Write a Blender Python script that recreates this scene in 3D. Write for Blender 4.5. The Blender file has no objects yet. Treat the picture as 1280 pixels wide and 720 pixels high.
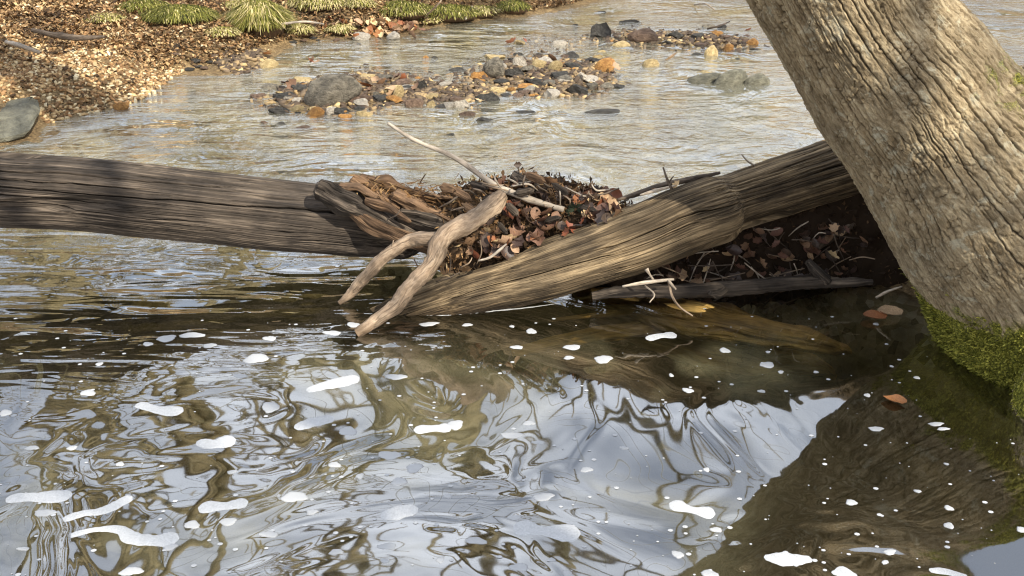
import bpy, math, random
import numpy as np
from mathutils import Vector, Matrix
random.seed(7); RNG = np.random.default_rng(7)
C = bpy.context.scene.collection
SC = bpy.context.scene
R = math.radians
# ------------------------------------------------------------------ camera
CAM_H, FPX, PITCH = 1.7, 1150.0, R(26)
cd = bpy.data.cameras.new('camera'); cam = bpy.data.objects.new('camera', cd); C.objects.link(cam)
cam.location = (0, 0, CAM_H); cam.rotation_euler = (R(90) - PITCH, 0, 0)
cd.sensor_width = 36; cd.lens = 36 * FPX / 1280; cd.clip_start = .05; cd.clip_end = 500
SC.camera = cam
# ------------------------------------------------------------------ sun and sky
SUN_EL, SUN_AZ = R(41), R(138)          # azimuth clockwise from +Y
sd = Vector((math.sin(SUN_AZ) * math.cos(SUN_EL), math.cos(SUN_AZ) * math.cos(SUN_EL), math.sin(SUN_EL)))
sl = bpy.data.lights.new('sun', 'SUN'); sl.energy = 5.0; sl.angle = R(.5); sl.color = (1, .93, .80)
so = bpy.data.objects.new('sun', sl); C.objects.link(so)
so.rotation_euler = sd.to_track_quat('Z', 'Y').to_euler(); so.location = (6, -6, 8)
W = bpy.data.worlds.new('World'); SC.world = W; W.use_nodes = True
nt = W.node_tree; N = nt.nodes; L = nt.links; N.clear()
wo = N.new('ShaderNodeOutputWorld'); bg = N.new('ShaderNodeBackground'); bg.inputs[1].default_value = .12
sky = N.new('ShaderNodeTexSky'); sky.sky_type = 'NISHITA'; sky.sun_disc = False
sky.sun_elevation = SUN_EL; sky.sun_rotation = SUN_AZ
tc = N.new('ShaderNodeTexCoord'); mp = N.new('ShaderNodeMapping'); mp.inputs['Scale'].default_value = (1.3, 1.3, 3.0)
cn = N.new('ShaderNodeTexNoise'); cn.inputs['Scale'].default_value = 1.6; cn.inputs['Detail'].default_value = 7; cn.inputs['Roughness'].default_value = .55
cr = N.new('ShaderNodeValToRGB'); cr.color_ramp.elements[0].position = .42; cr.color_ramp.elements[1].position = .66; cr.color_ramp.elements[0].color = (.22, .22, .22, 1); cr.color_ramp.elements[1].color = (.85, .85, .85, 1)
mx = N.new('ShaderNodeMixRGB'); mx.inputs[2].default_value = (16.5, 17.4, 19, 1)
L.new(tc.outputs['Generated'], mp.inputs[0]); L.new(mp.outputs[0], cn.inputs['Vector']); L.new(cn.outputs[0], cr.inputs[0])
L.new(cr.outputs[0], mx.inputs[0]); L.new(sky.outputs[0], mx.inputs[1]); L.new(mx.outputs[0], bg.inputs[0]); L.new(bg.outputs[0], wo.inputs[0])
SC.view_settings.view_transform = 'Standard'; SC.view_settings.look = 'None'
SC.view_settings.exposure = 0.38; SC.view_settings.gamma = 1
SC.cycles.use_denoising = True; SC.cycles.max_bounces = 8; SC.cycles.transparent_max_bounces = 12
SC.cycles.sample_clamp_indirect = 4; SC.cycles.filter_width = 1.15
# ------------------------------------------------------------------ helpers
ct, st = math.cos(PITCH), math.sin(PITCH)
def P(px, py, Y=None, Z=None):
    """world point seen at a photo pixel, at ground distance Y or height Z"""
    a = (px - 640) / FPX; b = (360 - py) / FPX
    d = (a, ct + b * st, -st + b * ct)
    t = Y / d[1] if Y is not None else (Z - CAM_H) / d[2]
    return np.array([d[0] * t, d[1] * t, d[2] * t + CAM_H])
def ppm(p):
    return FPX / (p[1] * ct + (CAM_H - p[2]) * st)
def hsh(ix, iy, iz, s):
    h = (ix * 374761393 + iy * 668265263 + iz * 2147483647 + s * 1442695041) & 0xffffffff
    h = ((h ^ (h >> 13)) * 1274126177) & 0xffffffff
    h = ((h ^ (h >> 16)) * 2246822519) & 0xffffffff
    return (h ^ (h >> 15)) & 0xffffffff
def perlin(p, s=0):
    p = np.asarray(p, float); i = np.floor(p).astype(np.int64); f = p - i
    u = f * f * f * (f * (f * 6 - 15) + 10); out = 0
    for dx in (0, 1):
        wx = u[:, 0] if dx else 1 - u[:, 0]
        for dy in (0, 1):
            wy = u[:, 1] if dy else 1 - u[:, 1]
            for dz in (0, 1):
                wz = u[:, 2] if dz else 1 - u[:, 2]
                h = hsh(i[:, 0] + dx, i[:, 1] + dy, i[:, 2] + dz, s)
                g = np.stack([(h & 1023) / 511.5 - 1, ((h >> 10) & 1023) / 511.5 - 1, ((h >> 20) & 1023) / 511.5 - 1], 1)
                d = f - np.array([dx, dy, dz])
                out = out + wx * wy * wz * (g * d).sum(1)
    return out
def fbm(p, s=0, o=3):
    p = np.asarray(p, float); r = 0; a = 1
    for k in range(o): r = r + a * perlin(p * 2 ** k, s + k * 17); a *= .5
    return r
def sstep(a, b, x):
    t = np.clip((x - a) / (b - a), 0, 1); return t * t * (3 - 2 * t)
def mesh(name, v, f, smooth=True, vec=None, mat=None, flt=None):
    v = np.asarray(v, np.float32); m = bpy.data.meshes.new(name)
    f = np.asarray(f, np.int32) if not isinstance(f, list) else f
    if isinstance(f, list):
        m.from_pydata([tuple(map(float, q)) for q in v], [], f)
    else:
        k = f.shape[1]; m.vertices.add(len(v)); m.vertices.foreach_set('co', v.ravel())
        m.loops.add(f.size); m.loops.foreach_set('vertex_index', f.ravel())
        m.polygons.add(len(f)); m.polygons.foreach_set('loop_start', np.arange(0, f.size, k, dtype=np.int32))
    if vec:
        for n_, d_ in vec.items():
            at = m.attributes.new(n_, 'FLOAT_VECTOR', 'POINT'); at.data.foreach_set('vector', np.asarray(d_, np.float32).ravel())
    if flt:
        for n_, d_ in flt.items():
            at = m.attributes.new(n_, 'FLOAT', 'POINT'); at.data.foreach_set('value', np.asarray(d_, np.float32).ravel())
    m.update(calc_edges=True)
    if smooth: m.polygons.foreach_set('use_smooth', np.ones(len(m.polygons), bool))
    if mat: m.materials.append(mat)
    return m
def link(name, m, parent=None, label=None, cat=None, group=None, kind=None, loc=None):
    o = bpy.data.objects.new(name, m); C.objects.link(o)
    if parent is not None: o.parent = parent
    if label: o['label'] = label
    if cat: o['category'] = cat
    if group: o['group'] = group
    if kind: o['kind'] = kind
    if loc is not None: o.location = loc
    return o
def rebase(m, org):
    """shift mesh vertices so that its object can stand at org"""
    m.transform(Matrix.Translation(-Vector(tuple(map(float, org)))))
def spline(pts, rad, step):
    pts = np.asarray(pts, float); rad = np.asarray(rad, float); n = len(pts); o = []; r = []
    P_ = np.vstack([2 * pts[0] - pts[1], pts, 2 * pts[-1] - pts[-2]])
    for i in range(n - 1):
        a, b, c, d = P_[i], P_[i + 1], P_[i + 2], P_[i + 3]
        k = max(2, int(np.linalg.norm(c - b) / step))
        for t in np.arange(k) / k:
            o.append(.5 * ((2 * b) + (-a + c) * t + (2 * a - 5 * b + 4 * c - d) * t * t + (-a + 3 * b - 3 * c + d) * t ** 3))
            tt = t * t * (3 - 2 * t); r.append(rad[i] * (1 - tt) + rad[i + 1] * tt)
    o.append(pts[-1]); r.append(rad[-1])
    return np.array(o), np.array(r)
def tube(pts, rad, seg=12, step=.02, disp=None, flat=None, seed=0, cap=True, up=(0, 1, .2), wob=0.0):
    """swept tube; returns verts, faces, straightened coordinates"""
    c, r = spline(pts, rad, step); n = len(c)
    if wob:
        Lq = np.arange(n) * step
        for k in range(3): c[:, k] += wob * perlin(np.stack([Lq * 7, Lq * 0 + k * 9.3, Lq * 0 + seed], 1), seed)
    t = np.gradient(c, axis=0); t /= np.linalg.norm(t, axis=1)[:, None] + 1e-9
    ln = np.concatenate([[0], np.cumsum(np.linalg.norm(np.diff(c, axis=0), axis=1))])
    u = np.zeros((n, 3)); ref = np.array(up, float)
    for i in range(n):
        q = ref - t[i] * ref.dot(t[i]); q /= np.linalg.norm(q) + 1e-9; u[i] = q; ref = q
    w = np.cross(t, u)
    th = np.arange(seg) / seg * 2 * math.pi
    cs, sn = np.cos(th), np.sin(th)
    co = np.stack([r[:, None] * cs, r[:, None] * sn, ln[:, None] + 0 * cs[None]], 2).reshape(-1, 3) + np.array([0, 0, seed * 3.7])
    rr = np.repeat(r, seg); d = disp(co, rr, np.tile(th, n), np.repeat(ln, seg)) if disp is not None else 0
    R_ = (rr + d).reshape(n, seg)
    fl = 1 if flat is None else flat
    v = c[:, None, :] + R_[..., None] * (cs[None, :, None] * u[:, None, :] * fl + sn[None, :, None] * w[:, None, :])
    v = v.reshape(-1, 3)
    i = np.arange(n - 1)[:, None] * seg; j = np.arange(seg)[None]; j2 = (j + 1) % seg
    f = np.stack([i + j, i + j2, i + seg + j2, i + seg + j], 2).reshape(-1, 4)
    if cap:
        k = len(v); v = np.vstack([v, c[0], c[-1]]); co = np.vstack([co, co[0] * [0, 0, 1], co[-1] * [0, 0, 1]])
        j = np.arange(seg); j2 = (j + 1) % seg
        f = np.vstack([f, np.stack([j2, j, j * 0 + k, j * 0 + k], 1), np.stack([(n - 1) * seg + j, (n - 1) * seg + j2, j * 0 + k + 1, j * 0 + k + 1], 1)])
        # caps as degenerate quads are turned into triangles below
        f = [tuple(a) for a in f[:-2 * seg]] + [(int(a[0]), int(a[1]), int(a[2])) for a in f[-2 * seg:]] if n * seg < 4000 else f[:-2 * seg]
        if n * seg >= 4000: v = v[:-2]; co = co[:-2]
    return v, f, co
class Bag:
    """collects geometry for one mesh of uncountable stuff"""
    def __init__(s): s.v = []; s.f = []; s.n = 0; s.c = []
    def add(s, v, f, c=0.0):
        v = np.asarray(v, float); s.v.append(v); s.f.append(np.asarray(f) + s.n); s.n += len(v); s.c.append(np.full(len(v), c))
    def mesh(s, name, mat, smooth=False):
        return mesh(name, np.vstack(s.v), np.vstack(s.f), smooth, mat=mat, flt={'tint': np.concatenate(s.c)})
# ------------------------------------------------------------------ materials
def nmat(name):
    m = bpy.data.materials.new(name); m.use_nodes = True; t = m.node_tree; t.nodes.clear()
    out = t.nodes.new('ShaderNodeOutputMaterial'); b = t.nodes.new('ShaderNodeBsdfPrincipled'); t.links.new(b.outputs[0], out.inputs[0])
    return m, t, b
def nd(t, typ, ins=None, **kw):
    n = t.nodes.new(typ)
    for k, v in kw.items(): setattr(n, k, v)
    for k, v in (ins or {}).items():
        if isinstance(v, bpy.types.NodeSocket): t.links.new(v, n.inputs[k])
        else: n.inputs[k].default_value = v
    return n
def col(c): return (c[0], c[1], c[2], 1)
def ramp(t, fac, stops, interp='LINEAR'):
    n = t.nodes.new('ShaderNodeValToRGB'); n.color_ramp.interpolation = interp; e = n.color_ramp.elements
    e[0].position, e[0].color = stops[0][0], col(stops[0][1]); e[1].position, e[1].color = stops[-1][0], col(stops[-1][1])
    for p_, c_ in stops[1:-1]: q = e.new(p_); q.color = col(c_)
    t.links.new(fac, n.inputs[0]); return n.outputs[0]
def math_(t, op, a, b=0.0, c=None):
    ins = {0: a, 1: b}
    if c is not None: ins[2] = c
    return nd(t, 'ShaderNodeMath', ins, operation=op).outputs[0]
def mixc(t, fac, a, b, mode='MIX'):
    return nd(t, 'ShaderNodeMixRGB', {0: fac, 1: a, 2: b}, blend_type=mode).outputs[0]
def noise(t, vec, scale, detail=4, rough=.55, dist=0.0):
    return nd(t, 'ShaderNodeTexNoise', {'Vector': vec, 'Scale': scale, 'Detail': detail, 'Roughness': rough, 'Distortion': dist}).outputs[0]
def wood_mat(name, lo, mid, hi, grain=.08, bump=.006, fine=60, rough=.85, attr='wco', patch=None):
    m, t, b = nmat(name)
    co = nd(t, 'ShaderNodeAttribute', attribute_name=attr).outputs['Vector']
    s1 = nd(t, 'ShaderNodeMapping', {'Vector': co, 'Scale': (1, 1, grain)}).outputs[0]
    n1 = noise(t, s1, fine, 5, .65, .3); n2 = noise(t, s1, fine * .25, 4, .6, .6); n3 = noise(t, co, 5, 4, .6)
    n4 = noise(t, s1, fine * 3.2, 3, .6)
    g = math_(t, 'ADD', math_(t, 'ADD', math_(t, 'MULTIPLY', n1, .38), math_(t, 'MULTIPLY', n2, .34)), math_(t, 'MULTIPLY', n4, .28))
    c = ramp(t, g, [(.37, lo), (.5, mid), (.64, hi)])
    c = mixc(t, .55, c, ramp(t, n3, [(.38, (.30, .28, .27)), (.60, (1.45, 1.38, 1.26))]), 'MULTIPLY')
    n5 = noise(t, nd(t, 'ShaderNodeMapping', {'Vector': co, 'Scale': (1, 1, grain * .6), 'Location': (3, 1, 0)}).outputs[0], fine * .5, 3, .55, .12)
    ln1 = ramp(t, math_(t, 'ABSOLUTE', math_(t, 'SUBTRACT', n5, .5)), [(.004, (1, 1, 1)), (.03, (0, 0, 0))])
    gate = ramp(t, noise(t, nd(t, 'ShaderNodeMapping', {'Vector': co, 'Scale': (1, 1, .4)}).outputs[0], 9, 3), [(.42, (0, 0, 0)), (.55, (1, 1, 1))])
    ln1 = math_(t, 'MULTIPLY', ln1, gate)
    fsa = nd(t, 'ShaderNodeAttribute', attribute_name='fissure').outputs['Fac']
    c = mixc(t, math_(t, 'MULTIPLY', fsa, .9), c, col([x * .25 for x in lo]))
    c = mixc(t, math_(t, 'MULTIPLY', ln1, .45), c, col([x * .2 for x in lo]))
    wz_ = nd(t, 'ShaderNodeSeparateXYZ', {0: nd(t, 'ShaderNodeNewGeometry').outputs['Position']}).outputs[2]
    wet = nd(t, 'ShaderNodeMapRange', {'Value': math_(t, 'ADD', wz_, math_(t, 'MULTIPLY', n3, -.05)), 'From Min': .03, 'From Max': -.01}).outputs[0]
    c = mixc(t, math_(t, 'MULTIPLY', wet, .85 if name != 'drowned_wood' else 0.0), c, mixc(t, 1.0, c, (.38, .35, .32, 1), 'MULTIPLY'))
    if patch: c = mixc(t, math_(t, 'MULTIPLY', ramp(t, noise(t, co, patch[1], 3), [(.52, (0, 0, 0)), (.64, (1, 1, 1))]), patch[2]), c, col(patch[0]))
    t.links.new(c, b.inputs['Base Color']); b.inputs['Roughness'].default_value = rough; b.inputs['Specular IOR Level'].default_value = .25
    h = math_(t, 'SUBTRACT', math_(t, 'ADD', math_(t, 'MULTIPLY', n1, 1.0), math_(t, 'MULTIPLY', n4, .45)), math_(t, 'MULTIPLY', ln1, .6))
    bp = nd(t, 'ShaderNodeBump', {'Height': h, 'Distance': bump, 'Strength': 1.0}); t.links.new(bp.outputs[0], b.inputs['Normal'])
    return m
M = {}
M['log_grey'] = wood_mat('weathered_grey_wood', (.016, .013, .010), (.066, .053, .042), (.235, .19, .148), .024, .007, 55)
M['log_tan'] = wood_mat('weathered_tan_wood', (.02, .015, .009), (.105, .077, .046), (.42, .32, .195), .024, .007, 55)
M['wood_brown'] = wood_mat('rotten_brown_wood', (.05, .032, .02), (.16, .10, .06), (.34, .22, .13), .06, .008, 55)
M['branch'] = wood_mat('peeled_branch_wood', (.13, .095, .065), (.27, .20, .14), (.46, .36, .26), .25, .003, 60, .7)
M['branch_dark'] = wood_mat('dark_branch_wood', (.045, .035, .028), (.11, .085, .065), (.22, .18, .14), .2, .004, 60, .8)
M['twig_pale'] = wood_mat('pale_twig_wood', (.22, .18, .14), (.42, .36, .29), (.6, .54, .45), .2, .001, 80, .7)
M['drowned'] = wood_mat('drowned_wood', (.24, .15, .045), (.58, .37, .11), (.80, .57, .20), .1, .006, 25, .8)
# living bark
def bark():
    m, t, b = nmat('living_bark')
    co = nd(t, 'ShaderNodeAttribute', attribute_name='wco').outputs['Vector']
    fs = nd(t, 'ShaderNodeAttribute', attribute_name='fissure').outputs['Fac']
    ms = nd(t, 'ShaderNodeAttribute', attribute_name='moss').outputs['Fac']
    s1 = nd(t, 'ShaderNodeMapping', {'Vector': co, 'Scale': (1, 1, .3)}).outputs[0]
    n1 = noise(t, s1, 38, 6, .7, .4); n2 = noise(t, co, 6, 5, .65); n3 = noise(t, co, 150, 3, .6); n6 = nd(t, 'ShaderNodeTexVoronoi', {'Vector': nd(t, 'ShaderNodeMapping', {'Vector': co, 'Scale': (1, 1, .45)}).outputs[0], 'Scale': 70.0}); n4 = noise(t, co, 17, 6, .7, .5)
    c = ramp(t, n1, [(.32, (.16, .12, .07)), (.5, (.34, .27, .17)), (.68, (.54, .45, .30))])
    c = mixc(t, .6, c, ramp(t, n2, [(.34, (.5, .47, .42)), (.66, (1.35, 1.3, 1.2))]), 'MULTIPLY')
    lich = ramp(t, n4, [(.55, (0, 0, 0)), (.63, (1, 1, 1))])
    c = mixc(t, math_(t, 'MULTIPLY', lich, .5), c, (.56, .53, .40, 1))
    c = mixc(t, math_(t, 'MULTIPLY', fs, .92), c, (.035, .026, .02, 1))
    mc = ramp(t, n3, [(.35, (.05, .05, .01)), (.52, (.17, .17, .025)), (.68, (.42, .38, .07))])
    mf = ramp(t, math_(t, 'ADD', ms, math_(t, 'MULTIPLY', math_(t, 'SUBTRACT', n4, .5), 1.1)), [(.45, (0, 0, 0)), (.6, (1, 1, 1))])
    c = mixc(t, mf, c, mc)
    t.links.new(c, b.inputs['Base Color']); b.inputs['Roughness'].default_value = .9; b.inputs['Specular IOR Level'].default_value = .2
    h = math_(t, 'ADD', math_(t, 'ADD', n1, math_(t, 'MULTIPLY', n3, .45)), math_(t, 'MULTIPLY', n6.outputs['Distance'], -.5))
    bp = nd(t, 'ShaderNodeBump', {'Height': h, 'Distance': .014, 'Strength': 1.0}); t.links.new(bp.outputs[0], b.inputs['Normal'])
    return m
M['bark'] = bark()
def simple(name, c1, c2, scale=20, rough=.8, bump=.003, spec=.3, tint=None, objc=False, detail=5):
    m, t, b = nmat(name)
    co = nd(t, 'ShaderNodeTexCoord').outputs['Object']
    n1 = noise(t, co, scale, detail, .65)
    c = ramp(t, n1, [(.32, c1), (.68, c2)])
    if tint:
        a = nd(t, 'ShaderNodeAttribute', attribute_name='tint').outputs['Fac']
        c = ramp(t, a, tint, 'LINEAR'); c = mixc(t, .6, c, ramp(t, n1, [(.3, (.55, .55, .55)), (.7, (1.3, 1.3, 1.3))]), 'MULTIPLY')
    if objc:
        r_ = nd(t, 'ShaderNodeObjectInfo').outputs['Random']
        hs = nd(t, 'ShaderNodeHueSaturation', {'Hue': math_(t, 'ADD', .485, math_(t, 'MULTIPLY', r_, .03)), 'Value': math_(t, 'ADD', .72, math_(t, 'MULTIPLY', r_, .6)), 'Color': c})
        c = hs.outputs[0]
    t.links.new(c, b.inputs['Base Color']); b.inputs['Roughness'].default_value = rough; b.inputs['Specular IOR Level'].default_value = spec
    if bump:
        bp = nd(t, 'ShaderNodeBump', {'Height': n1, 'Distance': bump, 'Strength': 1.0}); t.links.new(bp.outputs[0], b.inputs['Normal'])
    return m
def stone_mat(name, a, b_):
    m, t, b = nmat(name)
    co = nd(t, 'ShaderNodeTexCoord').outputs['Object']
    n1 = noise(t, co, 3.5, 7, .65, .4); n2 = noise(t, co, 22, 4, .7)
    c = ramp(t, n1, [(.33, a), (.66, b_)]); c = mixc(t, .5, c, ramp(t, n2, [(.3, (.5, .5, .5)), (.7, (1.35, 1.35, 1.35))]), 'MULTIPLY')
    r_ = nd(t, 'ShaderNodeObjectInfo').outputs['Random']
    c = nd(t, 'ShaderNodeHueSaturation', {'Value': math_(t, 'ADD', .75, math_(t, 'MULTIPLY', r_, .5)), 'Color': c}).outputs[0]
    t.links.new(c, b.inputs['Base Color']); b.inputs['Roughness'].default_value = .6; b.inputs['Specular IOR Level'].default_value = .35
    bp = nd(t, 'ShaderNodeBump', {'Height': math_(t, 'ADD', n1, math_(t, 'MULTIPLY', n2, .3)), 'Distance': .06, 'Strength': .8}); t.links.new(bp.outputs[0], b.inputs['Normal'])
    return m
SM = {'dark': stone_mat('dark_slate_stone', (.028, .025, .021), (.10, .092, .078)),
      'grey': stone_mat('grey_stone', (.075, .065, .05), (.32, .28, .21)),
      'brown': stone_mat('brown_stone', (.10, .06, .04), (.27, .18, .12)),
      'orange': stone_mat('rusty_orange_stone', (.30, .13, .035), (.62, .33, .10)),
      'yellow': stone_mat('yellow_tan_stone', (.36, .25, .10), (.70, .54, .28)),
      'pale': stone_mat('pale_stone', (.33, .28, .22), (.62, .56, .46)),
      'green': stone_mat('green_grey_stone', (.085, .08, .055), (.24, .225, .16))}
LEAF = {'rust': simple('rust_leaf', (.16, .050, .020), (.36, .145, .06), 30, .55, .001, .4, objc=True),
        'brown': simple('brown_leaf', (.09, .045, .028), (.27, .15, .09), 30, .6, .001, .4, objc=True),
        'tan': simple('tan_leaf', (.34, .21, .11), (.66, .48, .28), 30, .6, .001, .3, objc=True),
        'dark': simple('wet_dark_leaf', (.025, .016, .012), (.09, .055, .04), 30, .45, .001, .5, objc=True)}
M['foam'] = simple('foam', (.36, .37, .38), (.56, .57, .58), 260, .55, .0012, .4)
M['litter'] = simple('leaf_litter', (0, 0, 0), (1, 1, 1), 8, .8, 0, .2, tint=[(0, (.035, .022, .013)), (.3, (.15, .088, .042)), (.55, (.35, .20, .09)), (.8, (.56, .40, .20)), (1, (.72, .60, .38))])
M['gravel'] = simple('loose_gravel', (0, 0, 0), (1, 1, 1), 30, .8, 0, .25, tint=[(0, (.085, .06, .042)), (.25, (.2, .145, .09)), (.5, (.42, .29, .14)), (.75, (.58, .44, .22)), (1, (.68, .58, .38))])
M['grass'] = simple('tussock_grass', (0, 0, 0), (1, 1, 1), 8, .7, 0, .2, tint=[(0, (.035, .038, .012)), (.45, (.14, .14, .024)), (.8, (.24, .22, .05)), (1, (.50, .41, .2))])
M['moss'] = simple('moss', (0, 0, 0), (1, 1, 1), 8, .8, 0, .2, tint=[(0, (.04, .042, .01)), (.5, (.15, .155, .022)), (1, (.50, .46, .09))])
M['woods'] = simple('bare_tree_bark', (.12, .105, .06), (.46, .38, .22), 2, .9, 0, .1)
M['needle'] = simple('pine_needles', (.02, .03, .018), (.07, .09, .055), 20, .6, 0, .3)
# ------------------------------------------------------------------ setting: shore lines
def w2(px, py): q = P(px, py, Z=0); return (q[0], q[1])
FAR = [w2(-260, 235), w2(-120, 205), w2(0, 183), w2(45, 172), w2(60, 152), w2(110, 140), w2(150, 131), w2(172, 122), w2(200, 104), w2(212, 94), w2(255, 86), w2(300, 74), w2(335, 62),
       w2(390, 51), w2(440, 49), w2(505, 46), w2(540, 33), w2(585, 26), w2(650, 21), w2(710, 11), w2(752, 0), (1.6, 13.5), (2.5, 16), (6, 18.5), (14, 20), (60, 21), (60, 120), (-60, 120), (-60, 4)]
RGT = [(1.95, 1.9), (2.0, 2.4), (1.9, 3.0), (1.62, 3.45), (1.3, 3.62), (.95, 3.75), (.98, 4.0), (1.5, 4.2), (2.3, 4.6), (3.2, 5.9), (3.9, 7.0), (4.15, 7.6), (4.9, 7.85), (9, 8.6), (60, 9), (60, -8), (2.6, -8), (2.3, .5)]
NEAR = [(-60, -1.2), (-3, .1), (0, .45), (3, .2), (60, -1), (60, -60), (-60, -60)]
def sdist(x, y, poly):
    d = np.full(x.shape, 1e9); ins = np.zeros(x.shape, bool); n = len(poly)
    for i in range(n):
        (x1, y1), (x2, y2) = poly[i], poly[(i + 1) % n]
        ex, ey = x2 - x1, y2 - y1; tt = np.clip(((x - x1) * ex + (y - y1) * ey) / (ex * ex + ey * ey), 0, 1)
        d = np.minimum(d, np.hypot(x - x1 - tt * ex, y - y1 - tt * ey))
        if y1 != y2:
            c_ = ((y1 > y) != (y2 > y)) & (x < ex * (y - y1) / ey + x1); ins ^= c_
    return np.where(ins, d, -d)
# gravel bars: (px, py, half width px, half height px, lift)
BARS = [(405, 122, 100, 28, .10), (470, 105, 90, 28, .07), (560, 120, 60, 18, .05), (650, 92, 95, 34, .09), (720, 98, 70, 26, .09), (800, 46, 80, 17, .08), (900, 52, 70, 18, .08), (690, 52, 60, 14, .04), (300, 78, 40, 16, .08)]
def ground_z(x, y):
    x = np.asarray(x, float); y = np.asarray(y, float); sh = x.shape; x = x.ravel(); y = y.ravel()
    p3 = np.stack([x, y, 0 * x], 1)
    nz = perlin(p3 * 1.1, 3) * .5 + perlin(p3 * 3.3, 4) * .25
    dF = sdist(x, y, FAR) + nz * .16; dR = sdist(x, y, RGT) + nz * .15; dN = sdist(x, y, NEAR)
    # water depth: deep pool near the camera, shallow riffle upstream
    deep = .055 + .80 * sstep(4.3, 2.9, y) * sstep(-5.0, -1.0, x + (3.2 - y) * .0)
    deep = np.maximum(deep, .055 + .55 * sstep(4.3, 3.2, y))
    shore = np.maximum(np.maximum(dF, dR), dN)
    z = -deep * sstep(.0, .7, -shore)
    for (px, py, hw, hh, lift) in BARS:
        c = P(px, py, Z=0); sx = hw / ppm(c); top = P(px, py - hh, Z=0); bot = P(px, py + hh, Z=0); sy = (top[1] - bot[1]) / 2
        g = np.exp(-(((x - c[0]) / sx) ** 2 + ((y - c[1]) / sy) ** 2) * 1.2)
        z = z + lift * g * .68
    z = np.minimum(z, .03 + .02 * nz)
    lf = sstep(0, .5, dF) * .10 + .16 * (1 - np.exp(-np.maximum(dF, 0) / .6)) + .10 * np.maximum(dF - .8, 0) + .22 * np.maximum(dF - 8, 0) * sstep(17, 26, y)
    lf = lf + .08 * np.maximum(-x - 4.5, 0) * (dF > 0) + .35 * np.maximum(-x - 9, 0) * sstep(30, 5, y)
    lf = lf + sstep(0, .4, dF) * (perlin(p3 * .9, 8) * .14 + perlin(p3 * 2.6, 9) * .07 + perlin(p3 * 7, 10) * .03)
    lr = sstep(0, .4, dR) * .12 + .22 * (1 - np.exp(-np.maximum(dR, 0) / .5)) + .12 * np.maximum(dR - 1.5, 0) + .30 * np.maximum(x - 12, 0)
    lr = lr + sstep(0, .3, dR) * (perlin(p3 * 2.6, 19) * .07 + perlin(p3 * 7, 20) * .03)
    ln_ = .5 * sstep(0, 2, dN) + .45 * np.minimum(np.maximum(-y - 6, 0), 25)  # unseen hill behind camera, like both side hills above, added to cut skylight
    z = np.where(dF > 0, lf, z); z = np.where((dR > 0), lr, z); z = np.where(dN > 0, ln_, z)
    z = z + perlin(p3 * 9, 11) * .012 + perlin(p3 * 22, 12) * .006 * sstep(14, 8, y)
    return z.reshape(sh)
def gz(x, y): return float(ground_z(np.array([x]), np.array([y]))[0])
def G(px, py):
    z_ = .1
    for _ in range(8):
        q = P(px, py, Z=z_); z_ = .5 * z_ + .5 * max(0, gz(q[0], q[1]))
    return P(px, py, Z=z_)
def axis(lo, a, b, hi, fine, growth):
    c = [a]
    while c[-1] < b: c.append(c[-1] + fine)
    s = fine
    while c[-1] < hi: s *= growth; c.append(c[-1] + s)
    s = fine; left = []; q = a
    while q > lo: s *= growth; q -= s; left.append(q)
    return np.array(left[::-1] + c)
gx = axis(-55, -5.5, 4.6, 55, .028, 1.09); gy = axis(-40, 1.4, 11.8, 90, .03, 1.08)
GX, GY = np.meshgrid(gx, gy); GZ = ground_z(GX, GY)
v = np.stack([GX, GY, GZ], 2).reshape(-1, 3); nx = len(gx); ny = len(gy)
i = np.arange(ny - 1)[:, None] * nx + np.arange(nx - 1)[None]
f = np.stack([i, i + 1, i + nx + 1, i + nx], 2).reshape(-1, 4)
def ground_mat():
    m, t, b = nmat('creek_ground')
    co = nd(t, 'ShaderNodeNewGeometry').outputs['Position']
    z = nd(t, 'ShaderNodeSeparateXYZ', {0: co}).outputs['Z']; y = nd(t, 'ShaderNodeSeparateXYZ', {0: co}).outputs['Y']
    n1 = noise(t, co, 9, 6, .7); n2 = noise(t, co, 45, 4, .7); n3 = noise(t, co, 1.6, 4, .6)
    vo = nd(t, 'ShaderNodeTexVoronoi', {'Vector': co, 'Scale': 26.0}); vc = nd(t, 'ShaderNodeSeparateXYZ', {0: vo.outputs['Color']}).outputs[0]
    sand = ramp(t, vc, [(0, (.24, .20, .11)), (.35, (.50, .43, .26)), (.75, (.64, .56, .38)), (1, (.74, .67, .50))])
    sand = mixc(t, .5, sand, ramp(t, n1, [(.38, (.42, .42, .30)), (.62, (1.3, 1.22, 1.08))]), 'MULTIPLY')
    mud = ramp(t, n1, [(.3, (.035, .032, .014)), (.7, (.10, .085, .035))])
    land = ramp(t, n2, [(.3, (.075, .05, .028)), (.5, (.19, .135, .07)), (.7, (.38, .28, .15))])
    land = mixc(t, .6, land, ramp(t, n3, [(.35, (.5, .45, .42)), (.65, (1.3, 1.2, 1.05))]), 'MULTIPLY')
    bed = mixc(t, ramp(t, z, [(.0, (0, 0, 0)), (1, (0, 0, 0))]), mud, sand)
    mr = nd(t, 'ShaderNodeMapRange', {'Value': z, 'From Min': -.30, 'From Max': -.09}).outputs[0]
    bed = mixc(t, mr, mud, sand)
    ml = nd(t, 'ShaderNodeMapRange', {'Value': math_(t, 'ADD', z, math_(t, 'MULTIPLY', math_(t, 'SUBTRACT', n1, .5), .06)), 'From Min': -.03, 'From Max': .0}).outputs[0]
    c = mixc(t, ml, bed, land)
    t.links.new(c, b.inputs['Base Color']); b.inputs['Roughness'].default_value = .85; b.inputs['Specular IOR Level'].default_value = .2
    h = math_(t, 'ADD', n1, math_(t, 'MULTIPLY', n2, .5))
    bp = nd(t, 'ShaderNodeBump', {'Height': h, 'Distance': .03, 'Strength': .9}); t.links.new(bp.outputs[0], b.inputs['Normal'])
    return m
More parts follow.
